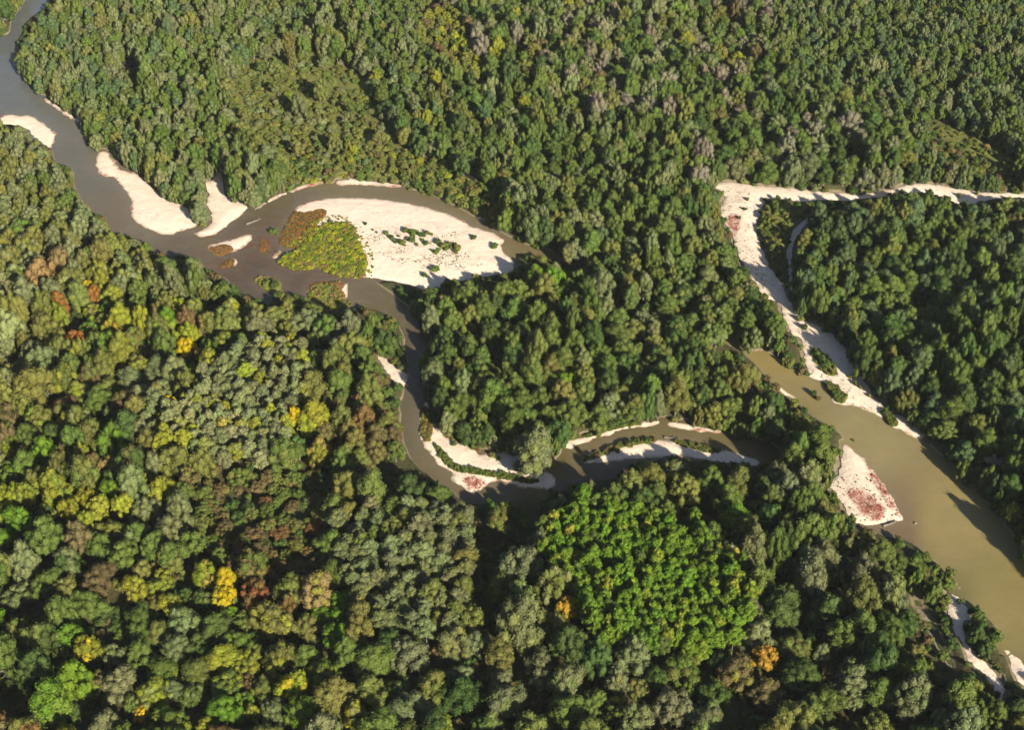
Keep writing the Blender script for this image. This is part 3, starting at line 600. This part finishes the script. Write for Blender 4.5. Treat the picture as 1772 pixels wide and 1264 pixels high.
# trees that stand out in the photograph: pixel of the crown's middle, kind, colour, second colour, size, label
ACCENTS = [
 (322,597,'autumn','yellow','golden',.85,'brightest yellow tree in the autumn-coloured wood on the left'),
 (298,628,'autumn','yellow','olive',.6,'smaller yellow tree just below the brightest yellow tree'),
 (202,740,'autumn','yellow','yellow',.55,'small slim yellow tree on the left, above a dark gap'),
 (235,546,'autumn','red','red',.7,'only red-crowned tree in the upper left autumn wood'),
 (130,585,'autumn','orange','red',.9,'orange tree with green flecks at the left end of the autumn wood'),
 (553,775,'willow','yellow_green','tan',.8,'pale yellow tree standing alone left of the narrow channel'),
 (541,700,'poplar','yellow_green','yellow_green',1.25,'tall yellow-green tree at the right end of the pale stand'),
 (386,1030,'autumn','yellow','yellow_green',.8,'yellow tree beside a rusty red crown in the lower left'),
 (440,1025,'autumn','rust','red',.95,'broad rusty red tree next to a yellow one, lower left'),
 (352,985,'willow','yellow_green','tan',.75,'pale yellow-green round tree above the dark gap, lower left'),
 (545,1010,'willow','tan','yellow_green',.95,'tall pale tan-yellow tree beside the vivid green clump'),
 (232,1015,'autumn','yellow_green','yellow_green',.9,'light lime tree in the lower left, apart from others'),
 (505,1185,'autumn','yellow_green','yellow',1.0,'lime-yellow spreading tree at the bottom, left of centre'),
 (148,1120,'autumn','yellow_green','yellow',.95,'lime-yellow tree near the bottom left corner'),
 (245,1235,'autumn','golden','yellow',.5,'small golden tree on the bottom edge, left side'),
 (985,1050,'autumn','golden','yellow_green',.9,'golden tree on the left rim of the bright green stand'),
 (1325,1135,'autumn','golden','orange',.85,'golden orange tree low on the right, standing alone'),
 (1265,955,'willow','pale_green','yellow',.85,'pale silvery tree with a yellow side above the bright stand'),
 (1335,1015,'autumn','yellow','yellow',.4,'small yellow bush-like tree right of the bright green stand'),
 (1022,905,'autumn','golden','yellow',.5,'small golden tree at the top of the bright green stand'),
 (1180,918,'autumn','yellow','yellow',.5,'small yellow tree at the upper right of the bright stand'),
 (1070,1215,'autumn','yellow_green','yellow',.6,'slender yellow-green tree on the bottom edge, centre'),
 (1105,1190,'willow','olive','tan',.55,'dull yellow narrow tree near the bottom edge, centre'),
 (900,1062,'willow','grey_green','olive',1.35,'largest billowing grey-green willow left of the bright stand'),
 (905,965,'willow','grey_green','grey_green',1.1,'billowing grey-green willow above the largest one'),
 (825,1110,'willow','grey_green','grey_green',.7,'single round grey-green willow below the dark gap'),
 (1068,1175,'willow','grey_green','olive',.75,'round grey-green willow below the golden tree'),
 (445,555,'willow','grey_green','olive',1.05,'large grey-green willow at the left of the near bank wood'),
 (935,755,'willow','grey_green','olive',1.3,'large domed grey-green willow hanging over the loop mouth'),
 (755,640,'willow','grey_green','grey_green',.85,'grey-green willow leaning over the narrow channel'),
 (1545,1015,'willow','grey_green','olive',.95,'tall grey willow near the river strip, lower right'),
 (1190,55,'poplar','yellow_green','olive',.95,'tall yellow-green poplar at the top of the photo'),
 (600,90,'autumn','olive','yellow_green',.5,'yellowish shrubby tree at the top, left of centre'),
 (990,430,'willow','grey_green','olive',.75,'round pale willow at the end of the brown inlet'),
 (170,460,'willow','yellow_green','pale_green',.85,'pale lemon-green willow in the upper left wood'),
 (1162,828,'autumn','yellow_green','yellow_green',.6,'yellowish tree in the wood just below the loop'),
]
def crown_ok(x, y, z, r, h, tol=0):
    sx = np.array([0, 0, 0, 0, 0, 0, 0, 0, 0, -.8, .8, -.95, .95, -.55, .55, -.8, .8]); sz = np.array([.2, .3, 1, .9, .8, .7, .6, .5, .4, .8, .8, .5, .5, .97, .97, .65, .65])
    px, py, _ = project(x + r * sx, y + 0 * sx, z + h * sz)
    return look(clear, px, py).sum() <= tol
for (px, py, kind, c, b, s, lab) in ACCENTS:
    fn, nv_, de, si, fl, sp_, cr, ch, tr, on = KINDS[kind]
    s_ = s; x, y = ground(px, py, 1.2 + ch * s_ * 0.72)
    put(float(x), float(y), cr * s_); zi = int(look(zmap, px, py, len(ZONES) - 1))
    add_tree(kind, float(x), float(y), s_, s_ * (1.0 if kind != 'poplar' else .8), c, b, 1.0, zi, lab)
    if lab.startswith(('largest bill', 'billowing', 'large domed')): put(float(x), float(y), cr * s_)
# dark lanes and holes in the canopy (photo pixels, half width in pixels)
GAPS = [([(203,-20),(212,40),(219,80),(224,104),(228,135),(240,160),(290,196),(335,236),(365,280),(380,300)], 5), ([(838,872),(832,920),(836,980),(842,1050),(850,1095)], 24), ([(880,905),(905,890)], 20),
 ([(955,525),(990,545)], 16), ([(855,615),(870,640)], 22), ([(925,700),(935,725)], 14), ([(1100,490),(1165,560),(1240,600)], 5), ([(255,925),(330,965)], 12), ([(292,1085),(250,1120),(180,1140)], 14),
 ([(480,972),(545,978)], 16), ([(20,935),(60,950)], 14), ([(460,1125),(480,1160)], 18), ([(1440,1010),(1480,1040)], 14), ([(1395,1040),(1400,1075)], 14), ([(1550,1050),(1590,1130),(1610,1210),(1590,1264)], 13), ([(1000,1040),(1010,1100)], 10),
 ([(770,1130),(790,1160)], 14), ([(340,640),(345,655)], 8), ([(230,680),(330,685)], 7), ([(880,60),(900,70)], 10), ([(1325,240),(1350,262)], 10), ([(1445,190),(1460,215)], 10), ([(1500,560),(1530,600)], 14), ([(540,560),(570,590)], 8), ([(1150,880),(1200,905)], 10), ([(700,1075),(740,1110)], 10)]
def ingap(px, py):
    out = np.zeros(len(px), bool)
    for line, w in GAPS:
        for (ax, ay), (bx, by) in zip(line[:-1], line[1:]):
            t = np.clip(((px - ax) * (bx - ax) + (py - ay) * (by - ay)) / ((bx - ax) ** 2 + (by - ay) ** 2), 0, 1)
            out |= (px - ax - t * (bx - ax)) ** 2 + (py - ay - t * (by - ay)) ** 2 < w * w
    return out
# fill the zones, large crowns first
N = 170000
cx = rng.uniform(-325, 325, N); cy = rng.uniform(112, 725, N)
keepv = np.abs(cx) < 0.40 * np.hypot(cy, H) + 25; cx = cx[keepv]; cy = cy[keepv]
px9, py9, dd = project(cx, cy, np.full(len(cx), 9.0)); zi = look(zmap, px9, py9, len(ZONES) - 1).astype(int)
SCRUB = np.array(['shrub' in z['mix'] and z['mix']['shrub'] >= 0.99 and len(z['mix']) > 1 and max(z['mix'].values()) == z['mix']['shrub'] for z in ZONES])
p2 = project(cx, cy, np.full(len(cx), 2.2)); zi2 = look(zmap, p2[0], p2[1], len(ZONES) - 1).astype(int)
sc9, sc2 = SCRUB[zi], SCRUB[zi2]; onlylow = sc9 & ~sc2; zi = np.where(sc2, zi2, zi)
basep = project(cx, cy, np.full(len(cx), 0.4)); inwater = look(clear, basep[0], basep[1]).astype(bool) | ingap(px9, py9)
hole = fbm(cx + 13, cy - 40, 0.12) > np.where(cy < 330, 0.55, 0.98)
print('HOLES', hole.mean()); inwater |= hole & ~SCRUB[zi] & np.array([max(ZONES[k]['mix'], key=ZONES[k]['mix'].get) != 'stand' for k in zi])
cand = []
for i in range(len(cx)):
    if inwater[i]: continue
    z = ZONES[zi[i]]
    if rng.random() < z['drop']: continue
    if onlylow[i] and rng.random() < .5: continue
    ks = ['shrub'] if onlylow[i] else list(z['mix']); kind = 'shrub' if onlylow[i] else rng.choice(ks, p=np.array(list(z['mix'].values())) / sum(z['mix'].values()))
    s = rng.uniform(*z['size']) * (.88 if cy[i] > 380 and kind != 'shrub' else 1);  s = s * (1.25 if kind == 'poplar' and z['size'][1] < 1.2 else 1) * (1.12 if kind == 'poplar' and cy[i] > 380 else 1)
    cand.append((KINDS[kind][6] * s * rng.uniform(.75, 1.15), kind, s, cx[i], cy[i], zi[i]))
cand.sort(key=lambda t: -t[0])
def plant(cands, gapf=1.0):
    for (_, kind, s, x, y, z_) in cands:
        z = ZONES[z_]; fn, nv_, de, si, fl, sp_, cr, ch, tr, on = KINDS[kind]
        r = cr * s
        if near(x, y, r, z['gap'] * gapf * (.9 if z['gap'] > .7 and not SCRUB[z_] else 1)): continue
        hh = rng.uniform(*z['hs']) * (1 + (0.10 if kind == 'stand' else 0.30 if y < 330 else 0.2) * max(-1, min(1, 1.6 * float(fbm(x + 50, y, 0.045)))))
        sh = (0.4 + 0.6 * s) * hh if kind in ('willow', 'autumn') else s * hh if kind == 'shrub' else (0.75 * s ** .5) * hh if kind == 'poplar' else hh * .9
        if kind == 'poplar' and y > 380: sh *= .80
        if not crown_ok(x, y, float(gz(x, y)), r, ch * sh): continue
        pal = z['pal']; cn = str(rng.choice(list(pal), p=np.array(list(pal.values())) / sum(pal.values())))
        put(x, y, r); add_tree(str(kind), float(x), float(y), float(s), float(sh), cn, z['b'][0] if z['b'] else None, z['b'][1] if z['b'] else 0, int(z_))
plant(cand)
# smaller growth right along the banks
nearbank = blur(clear, 9, 1); cand = []
bx = rng.uniform(-325, 325, 200000); by = rng.uniform(112, 725, 200000)
p0 = project(bx, by, 0 * bx + 1.0); p9 = project(bx, by, 0 * bx + 6.0)
ok = (look(nearbank, p0[0], p0[1]) > 0.01) & ~look(clear, p0[0], p0[1]).astype(bool) & ~ingap(p9[0], p9[1]); bx = bx[ok]; by = by[ok]
zi = look(zmap, p9[0][ok], p9[1][ok], len(ZONES) - 1).astype(int)
for i in range(len(bx)):
    kind = 'shrub' if SCRUB[zi[i]] else rng.choice(['shrub', 'willow', 'autumn'], p=[.5, .3, .2]); s = rng.uniform(.5, 1.1) if kind == 'shrub' else rng.uniform(.26, .5)
    cand.append((KINDS[kind][6] * s * rng.uniform(.7, 1.2), kind, s, bx[i], by[i], zi[i]))
cand.sort(key=lambda t: -t[0]); plant(cand, .85)

# bushes that stand on the gravel
BUSHES = [(668,404,.5),(679,413,.6),(690,418,.5),(702,400,.7),(715,404,.8),(728,408,.6),(740,404,.6),(697,421,.6),(714,418,.7),(738,422,.6),(757,420,.7),(768,428,.8),(776,424,.6),(793,431,.8),(755,438,.6),(786,424,.5),(820,412,.6),(856,427,.8),(752,468,.9),(735,476,.6),(632,388,.4),(573,384,.45),
 (673,409,.35),(684,420,.4),(709,402,.5),(721,402,.55),(734,409,.45),(747,406,.4),(704,414,.45),(722,424,.4),(731,416,.4),(762,424,.5),(773,431,.55),(781,428,.45),(789,436,.5),(748,434,.4),(690,409,.3),(700,425,.35),(716,409,.45),(760,432,.4),(645,398,.25),(652,402,.25),(475,400,.8),(1327,345,.7),(1340,350,.8),(1352,348,.7),(1366,347,.7),(1330,362,.8),(1318,365,.6),(1293,345,.45),(1288,361,.45),(1280,376,.4),(1325,405,.8),(1332,422,.9),(1338,440,.9),(1342,458,.8),(1348,474,.8),(1366,492,.7),(1371,505,.6),(1378,535,.8),(1385,552,.9),(1392,568,.8),(1386,600,.8),(1390,625,.8),(1397,645,.7),
 (1412,614,.8),(1422,624,.9),(1431,634,.9),(1440,645,.7),(1408,682,.8),(1416,688,.6),(1435,672,.7),(1444,682,.8),(1473,652,.5),(1480,664,.6),(1490,670,.5),(1505,684,.5),(1545,722,.5),(1533,715,.6),
 (854,788,.6),(862,792,.4),(1088,770,.8),(1120,764,.6),(1068,780,.5),(1012,795,.4),(786,768,.5),(823,764,.7),(1540,336,.7),(1560,332,.8),(1610,330,.5),(1490,334,.7),(1660,338,.7),(1690,334,.6),
 (462,492,.8),(476,494,1.0),(1478,760,.3),(1660,1040,.6),(1690,1090,.7),(1700,1120,.8)]
BUSH = []
for (px, py, s) in BUSHES:
    x, y = ground(px, py, 0.9); x = float(x); y = float(y)
    BUSH.append(dict(kind='shrub', x=x, y=y, z=barz(x, y, -.1), s=s * (.72 if px > 1370 else .95), sh=s * .9, tint=vary(C[random.choice(['dark_green', 'mid_green', 'olive'])]), tint_b=None, var=random.randrange(6), rot=random.random() * 6.28, px=px, py=py))

# ------------------------------------------------------------------ individuals and the rest
for t in TREES:
    fn, nv_, de, si, fl, sp_, cr, ch, tr, on = KINDS[t['kind']]
    px, py, d = project(t['x'], t['y'], t['z'] + ch * t['sh'] * .65)
    t['px'], t['py'] = float(px), float(py); t['app'] = cr * t['s'] / float(d) * F * (1 if t['kind'] != 'poplar' else 1.3)
    t['infr'] = -5 < px < 1777 and -5 < py < 1269
    if t['accent']: t['app'] += 1000
single = []; rest = []
for kn in KINDS:
    ts = sorted([t for t in TREES if t['kind'] == kn and t['infr']], key=lambda t: -t['app'])
    lim = 300 if kn != 'shrub' else 180
    single += ts[:lim]; rest += ts[lim:]
    rest += [t for t in TREES if t['kind'] == kn and not t['infr']]
    print('KIND', kn, len(ts))

ORD = ['first', 'second', 'third', 'fourth', 'fifth', 'sixth', 'seventh', 'eighth', 'ninth', 'tenth', 'eleventh', 'twelfth']
KWORD = dict(willow='willow', poplar='tall poplar', stand='young poplar', autumn='broadleaf tree', shrub='low shrub')
KCAT = dict(willow='willow', poplar='poplar', stand='young poplar', autumn='broadleaf tree', shrub='shrub')
KGROUP = dict(willow='willows of the riverside woods', poplar='poplars of the riverside woods', stand='young poplars in dense stands', autumn='broadleaf trees of the mixed wood', shrub='low shrubs among the trees')
def rowword(i, n):
    if n == 1: return ''
    if i == 0: return ', lowest row'
    if i == n - 1: return ', top row'
    return f', {ORD[i]} row up' if i < 12 else f', row {i + 1} up'
def set_labels(ts, noun, where):
    groups = {}
    for t in ts:
        if t.get('accent'): t['label'] = t['accent']; continue
        groups.setdefault((t['kind'], where(t), t.get('cname', '')), []).append(t)
    for (k, wh, cn), L in groups.items():
        colour = cn.replace('_', '-') if cn in ('grey_green', 'yellow_green', 'blue_green') else cn.replace('_', ' ')
        L.sort(key=lambda t: -t['py']); nrow = max(1, math.ceil(len(L) / 7)); per = math.ceil(len(L) / nrow)
        rows = [L[i:i + per] for i in range(0, len(L), per)]
        for ri, row in enumerate(rows):
            row.sort(key=lambda t: t['px'])
            for ci, t in enumerate(row):
                pos = 'the only one there' if len(L) == 1 else f'{ORD[ci]} from left' if len(row) > 1 else 'alone'
                t['label'] = f"{colour} {noun[k]} {wh}, {pos}{rowword(ri, len(rows))}".strip()
set_labels(single, KWORD, lambda t: ZONES[t['zone']]['phrase'])

def place(t, name, cat, group):
    cm, tm = PROTO[t['kind']][t['var']]
    e = bpy.data.objects.new(name, None); COL.objects.link(e); e.empty_display_size = 1
    e.location = (t['x'], t['y'], t['z']); e.rotation_euler = (0, 0, t['rot']); e.scale = (t['s'] * t.get('asp', 1), t['s'] / t.get('asp', 1), t['sh'])
    tag(e, t['label'], cat, group)
    c = bpy.data.objects.new('crown', cm); COL.objects.link(c); c.parent = e
    c['tint'] = [float(v) for v in t['tint']]; c['tint_b'] = [float(v) for v in (t['tint_b'] or t['tint'])]
    if t['kind'] != 'shrub':
        k = bpy.data.objects.new('trunk', tm); COL.objects.link(k); k.parent = e
    return e
for t in single: place(t, KINDS[t['kind']][9], KCAT[t['kind']], KGROUP[t['kind']])

# ------------------------------------------------------------------ scattered stuff through geometry nodes
def scatter(name, items, sources, label, cat):
    """items: (x, y, z, rot, sxy, sz, tint, tint_b, source index)"""
    col = bpy.data.collections.new(name + '_sources')
    for i, parts in enumerate(sources):
        o = bpy.data.objects.new(f'{name}_source_{i:02d}', parts); col.objects.link(o)
    A = np.array([(a[0], a[1], a[2]) for a in items], np.float32)
    me = bpy.data.meshes.new(name); me.vertices.add(len(A)); me.vertices.foreach_set('co', A.ravel())
    def vec(n, v): me.attributes.new(n, 'FLOAT_VECTOR', 'POINT').data.foreach_set('vector', np.asarray(v, np.float32).ravel())
    vec('rot', [(0, 0, a[3]) for a in items]); vec('scl', [(a[4] * (1 + .13 * math.sin(i * 7.3)), a[4] * (1 - .13 * math.sin(i * 7.3)), a[5]) for i, a in enumerate(items)])
    vec('tint', [a[6] for a in items]); vec('tint_b', [a[7] for a in items])
    me.attributes.new('vid', 'INT', 'POINT').data.foreach_set('value', np.array([a[8] for a in items], np.int32))
    o = link(name, me); tag(o, label, cat, kind='stuff')
    ng = bpy.data.node_groups.new(name, 'GeometryNodeTree')
    ng.interface.new_socket('Geometry', in_out='INPUT', socket_type='NodeSocketGeometry')
    ng.interface.new_socket('Geometry', in_out='OUTPUT', socket_type='NodeSocketGeometry')
    N = ng.nodes; gi = N.new('NodeGroupInput'); go = N.new('NodeGroupOutput'); ip = N.new('GeometryNodeInstanceOnPoints'); ci = N.new('GeometryNodeCollectionInfo')
    ci.inputs['Collection'].default_value = col; ci.inputs['Separate Children'].default_value = True; ci.inputs['Reset Children'].default_value = True
    def na(n, t):
        q = N.new('GeometryNodeInputNamedAttribute'); q.data_type = t; q.inputs['Name'].default_value = n; return q.outputs['Attribute']
    Lk = ng.links.new
    Lk(gi.outputs[0], ip.inputs['Points']); Lk(ci.outputs[0], ip.inputs['Instance']); ip.inputs['Pick Instance'].default_value = True
    Lk(na('vid', 'INT'), ip.inputs['Instance Index']); Lk(na('rot', 'FLOAT_VECTOR'), ip.inputs['Rotation']); Lk(na('scl', 'FLOAT_VECTOR'), ip.inputs['Scale'])
    Lk(ip.outputs[0], go.inputs[0])
    md = o.modifiers.new('scatter', 'NODES'); md.node_group = ng
    return o
for kn in KINDS:
    ts = [t for t in rest if t['kind'] == kn]
    if not ts: continue
    nv_ = KINDS[kn][1]; items = []
    for t in ts:
        items.append((t['x'], t['y'], t['z'], t['rot'], t['s'], t['sh'], t['tint'], t['tint_b'] or t['tint'], t['var']))
        items.append((t['x'], t['y'], t['z'], t['rot'], t['s'], t['sh'], t['tint'], t['tint'], nv_ + t['var']))
    names = dict(willow=('willow_wood', 'mass of smaller distant willow crowns filling the far woods'), poplar=('poplar_wood', 'mass of smaller distant poplar crowns in the far woods'),
        stand=('young_poplar_wood', 'remaining crowded tops of the young poplar stands'), autumn=('mixed_wood', 'mass of small broadleaf crowns between the larger trees'), shrub=('scrub', 'low scrub spread through the clearings and far woods'))
    scatter(names[kn][0], items, [p[0] for p in PROTO[kn]] + [p[1] for p in PROTO[kn]], names[kn][1], 'woodland' if kn != 'shrub' else 'scrub')

# understorey under the trees, and the low growth on banks and bars
SH = [p[0] for p in PROTO['shrub']]
def field(n, test, smin, smax, cols, zf=1.0, box=(-325, 325, 112, 725)):
    x = rng.uniform(box[0], box[1], n); y = rng.uniform(box[2], box[3], n)
    k = np.abs(x) < 0.40 * np.hypot(y, H) + 20; x = x[k]; y = y[k]
    px, py, d = project(x, y, 0 * x + .3); ok = test(px, py); out = []
    for a, b in zip(x[ok], y[ok]):
        s = rng.uniform(smin, smax); c = C[cols[rng.integers(len(cols))]]
        out.append((a, b, float(gz(a, b)) - .05, rng.random() * 6.28, s, s * zf * rng.uniform(.8, 1.2), vary(c), vary(c), int(rng.integers(len(SH)))))
    return out
def under_ok(px, py):
    m = ~look(clear, px, py).astype(bool)
    for dx, dy in ((0, -8), (7, -4), (-7, -4), (4, -7), (-4, -7), (0, -4)): m &= ~look(clear, px + dx, py + dy).astype(bool)
    return m & ~look(mmask, px, py).astype(bool)
items = field(45000, under_ok, .4, 1.0, ['olive', 'mid_green', 'dark_green', 'dark_green', 'brown'], 1.1)
scatter('undergrowth', items, SH, 'dark tangled undergrowth between and below the trees', 'undergrowth')
def bar_field(mask, n, smin, smax, cols, zf, z0):
    ys, xs = np.nonzero(mask); out = []
    k = rng.integers(0, len(ys), n); px = xs[k] + RX0 + rng.random(n); py = ys[k] + RY0 + rng.random(n)
    x, y = ground(px, py, .4)
    for a, b in zip(x, y):
        s = rng.uniform(smin, smax); c = C[cols[rng.integers(len(cols))]]
        out.append((float(a), float(b), barz(a, b, 0.0), rng.random() * 6.28, s, s * zf, vary(c), vary(c), int(rng.integers(len(SH)))))
    return out
G1 = raster(GREEN[0]); G2 = gmask & ~G1
items = bar_field(G1, 1100, .16, .62, ['yellow_green', 'lime', 'bright_green', 'lime', 'olive', 'olive', 'yellow_green', 'tan'], .7, .25) + bar_field(raster(GREEN[1]) | raster(GREEN[2]), 150, .2, .42, ['yellow_green', 'olive', 'tan'], .7, .2)
ring = (blur(G1, 9, 2) > 0.03) & bmask & ~G1
items += bar_field(ring, 170, .07, .26, ['olive', 'yellow_green', 'rust', 'mid_green', 'lime'], .7, .35) + bar_field(raster(RED[0]) & bmask & (blur(G1, 9, 2) > 0.03), 120, .12, .36, ['olive', 'lime', 'yellow_green', 'rust'], .7, .4) + bar_field(G1, 260, .12, .4, ['rust', 'tan', 'olive', 'orange'], .6, .5)
scatter('low_willow_scrub', items, SH, 'low lime-green scrub on the left end of the biggest gravel bar', 'scrub')
items = bar_field(raster(GREEN[3]) | raster(GREEN[4]), 260, .18, .4, ['olive', 'yellow_green', 'tan', 'rust'], .7, .25) + bar_field(raster(GREEN[5]), 260, .14, .32, ['mid_green', 'mid_green', 'olive'], 1.0, .2)
for k in range(6, len(GREEN)): items += bar_field(raster(GREEN[k]), 60 if k > 6 else 110, .2, .4 if k > 6 else .85, ['olive', 'mid_green', 'rust' if k == 8 else 'olive'], 1.05, .2)
scatter('bar_scrub', items, SH, 'dark green hedge-like scrub along the crescent bar and dry bed', 'scrub')
items = bar_field(rmask & bmask & (look(raster(RED[0]), np.arange(RX0, RX1)[None, :] + 0 * np.arange(RY0, RY1)[:, None], np.arange(RY0, RY1)[:, None] + 0 * np.arange(RX0, RX1)[None, :]) == 0), 420, .05, .14, ['crimson', 'red', 'rust', 'crimson', 'brown', 'red'], .5, .15)
items += bar_field(raster(RED[0]) & bmask, 1100, .08, .28, ['rust', 'orange', 'orange', 'brown', 'olive', 'rust', 'tan', 'orange'], .55, .5)
for k in (1, 2, 3, 4): items += bar_field(raster(RED[k]) & bmask, 110, .07, .2, ['rust', 'orange', 'olive', 'brown', 'red'], .55, .3)
WB = raster([(640,400),(700,385),(790,400),(830,440),(870,450),(760,470),(690,455),(640,430)]) & bmask & ~gmask
WT = WEED & bmask & ~rmask & ~gmask & ~WB
items += bar_field(WT, 260, .05, .15, ['brown', 'olive', 'rust', 'red'], .5, .38) + [q for q in bar_field(WB, 1500, .04, .14, ['brown', 'olive', 'olive', 'rust', 'grey', 'tan'], .5, .38) if fbm(np.float64(q[0]) * .7, np.float64(q[1]) * 1.6, .16) > .25]
scatter('red_herbs', items, SH, 'low rust-red herbs growing along the gravel edges', 'ground cover')
def mead(px, py): return look(mmask, px, py).astype(bool) & ~look(clear, px, py).astype(bool)
items = field(30000, mead, .2, .62, ['olive', 'yellow_green', 'olive', 'olive', 'mid_green', 'grey_green'], .75)
scatter('meadow_growth', items, SH, 'yellowish grass tussocks and brambles in the clearings', 'ground cover')

# bushes on the gravel, each its own thing
def bwhere(t):
    px, py = t['px'], t['py']
    if px < 500: return 'beside the shallow reach'
    if px < 900 and py < 500: return 'on the biggest gravel bar'
    if px < 1000: return 'on the crescent bar'
    if px < 1200: return 'on the shaded spit'
    if py < 700: return 'on the dry gravel bed'
    return 'on the lower right bank'
for b in BUSH: b['cname'] = 'green'
set_labels(BUSH, dict(shrub='bush'), bwhere)
for b in BUSH: place(b, 'bush', 'bush', 'bushes growing on the gravel')

# ------------------------------------------------------------------ driftwood and a rock
def log(px, py, qx, qy, r, lab, z=0.12):
    x0, y0 = ground(px, py, z); x1, y1 = ground(qx, qy, z); V = []; Fc = []
    a = Vector((float(x0), float(y0), z)); b = Vector((float(x1), float(y1), z + .25)); L = (b - a).length
    m = a.lerp(b, .5) + Vector((.2, -.15, .1))
    tube(V, Fc, [a, a.lerp(m, .5), m, m.lerp(b, .5), b], [r * 1.5, r * 1.1, r, r * .8, r * .4], 7)
    side = (b - a).cross(Vector((0, 0, 1))).normalized()
    for t, k in ((.35, 1), (.55, -1), (.7, 1), (.82, -1)):
        p = a.lerp(b, t); tube(V, Fc, [p, p + side * k * L * .08 + Vector((0, 0, .3)), p + side * k * L * .16 + (b - a) * .07 + Vector((0, 0, .45))], [r * .45, r * .3, r * .1], 5)
    V = np.array(V); me = build_mesh('driftwood_log', V, Fc, M_BARK, smooth_shade=True)
    tag(link('driftwood_log', me), lab, 'driftwood', 'driftwood along the river')
log(426, 388, 452, 379, .30, 'bare driftwood log lying in the shallow water left of the biggest bar')
log(1528, 911, 1552, 903, .28, 'driftwood log stranded at the tip of the red-crusted bar')
log(1150, 757, 1180, 763, .26, 'driftwood log on the rim of the shaded spit')
log(742, 700, 748, 730, .25, 'thin driftwood log at the upper tip of the crescent bar')
v = ICO_V * np.array([.95, .7, .6]) * (1 + .22 * np.sin(ICO_V[:, [1]] * 4 + 1) * np.sin(ICO_V[:, [0]] * 5) + .1 * np.sin(ICO_V[:, [2]] * 9))
x, y = ground(1584, 906, 0.1); rk = link('rock', build_mesh('rock', v, ICO_F, M_BARK)); rk.location = (float(x), float(y), .05); rk.scale = (.5, .5, .5)
tag(rk, 'single small grey rock standing out of the wide brown river', 'rock')

# ------------------------------------------------------------------ thin morning air
def haze(density):
    bm = bmesh.new(); bmesh.ops.create_cube(bm, size=1.0); me = bpy.data.meshes.new('haze'); bm.to_mesh(me); bm.free()
    o = link('haze', me); o.scale = (6600, 6600, 270); o.location = (0, 400, 270 / 2 - 3)
    m = bpy.data.materials.new('haze'); m.use_nodes = True; nt = m.node_tree; nt.nodes.remove(nt.nodes['Principled BSDF'])
    v = node(nt, 'ShaderNodeVolumePrincipled'); v.inputs['Color'].default_value = (.86, .92, 1, 1); v.inputs['Density'].default_value = density; v.inputs['Anisotropy'].default_value = 0.0
    nt.links.new(v.outputs[0], nt.nodes['Material Output'].inputs['Volume']); me.materials.append(m)
    tag(o, 'thin pale haze softening the far woods', 'haze', kind='stuff')
haze(0.000026)
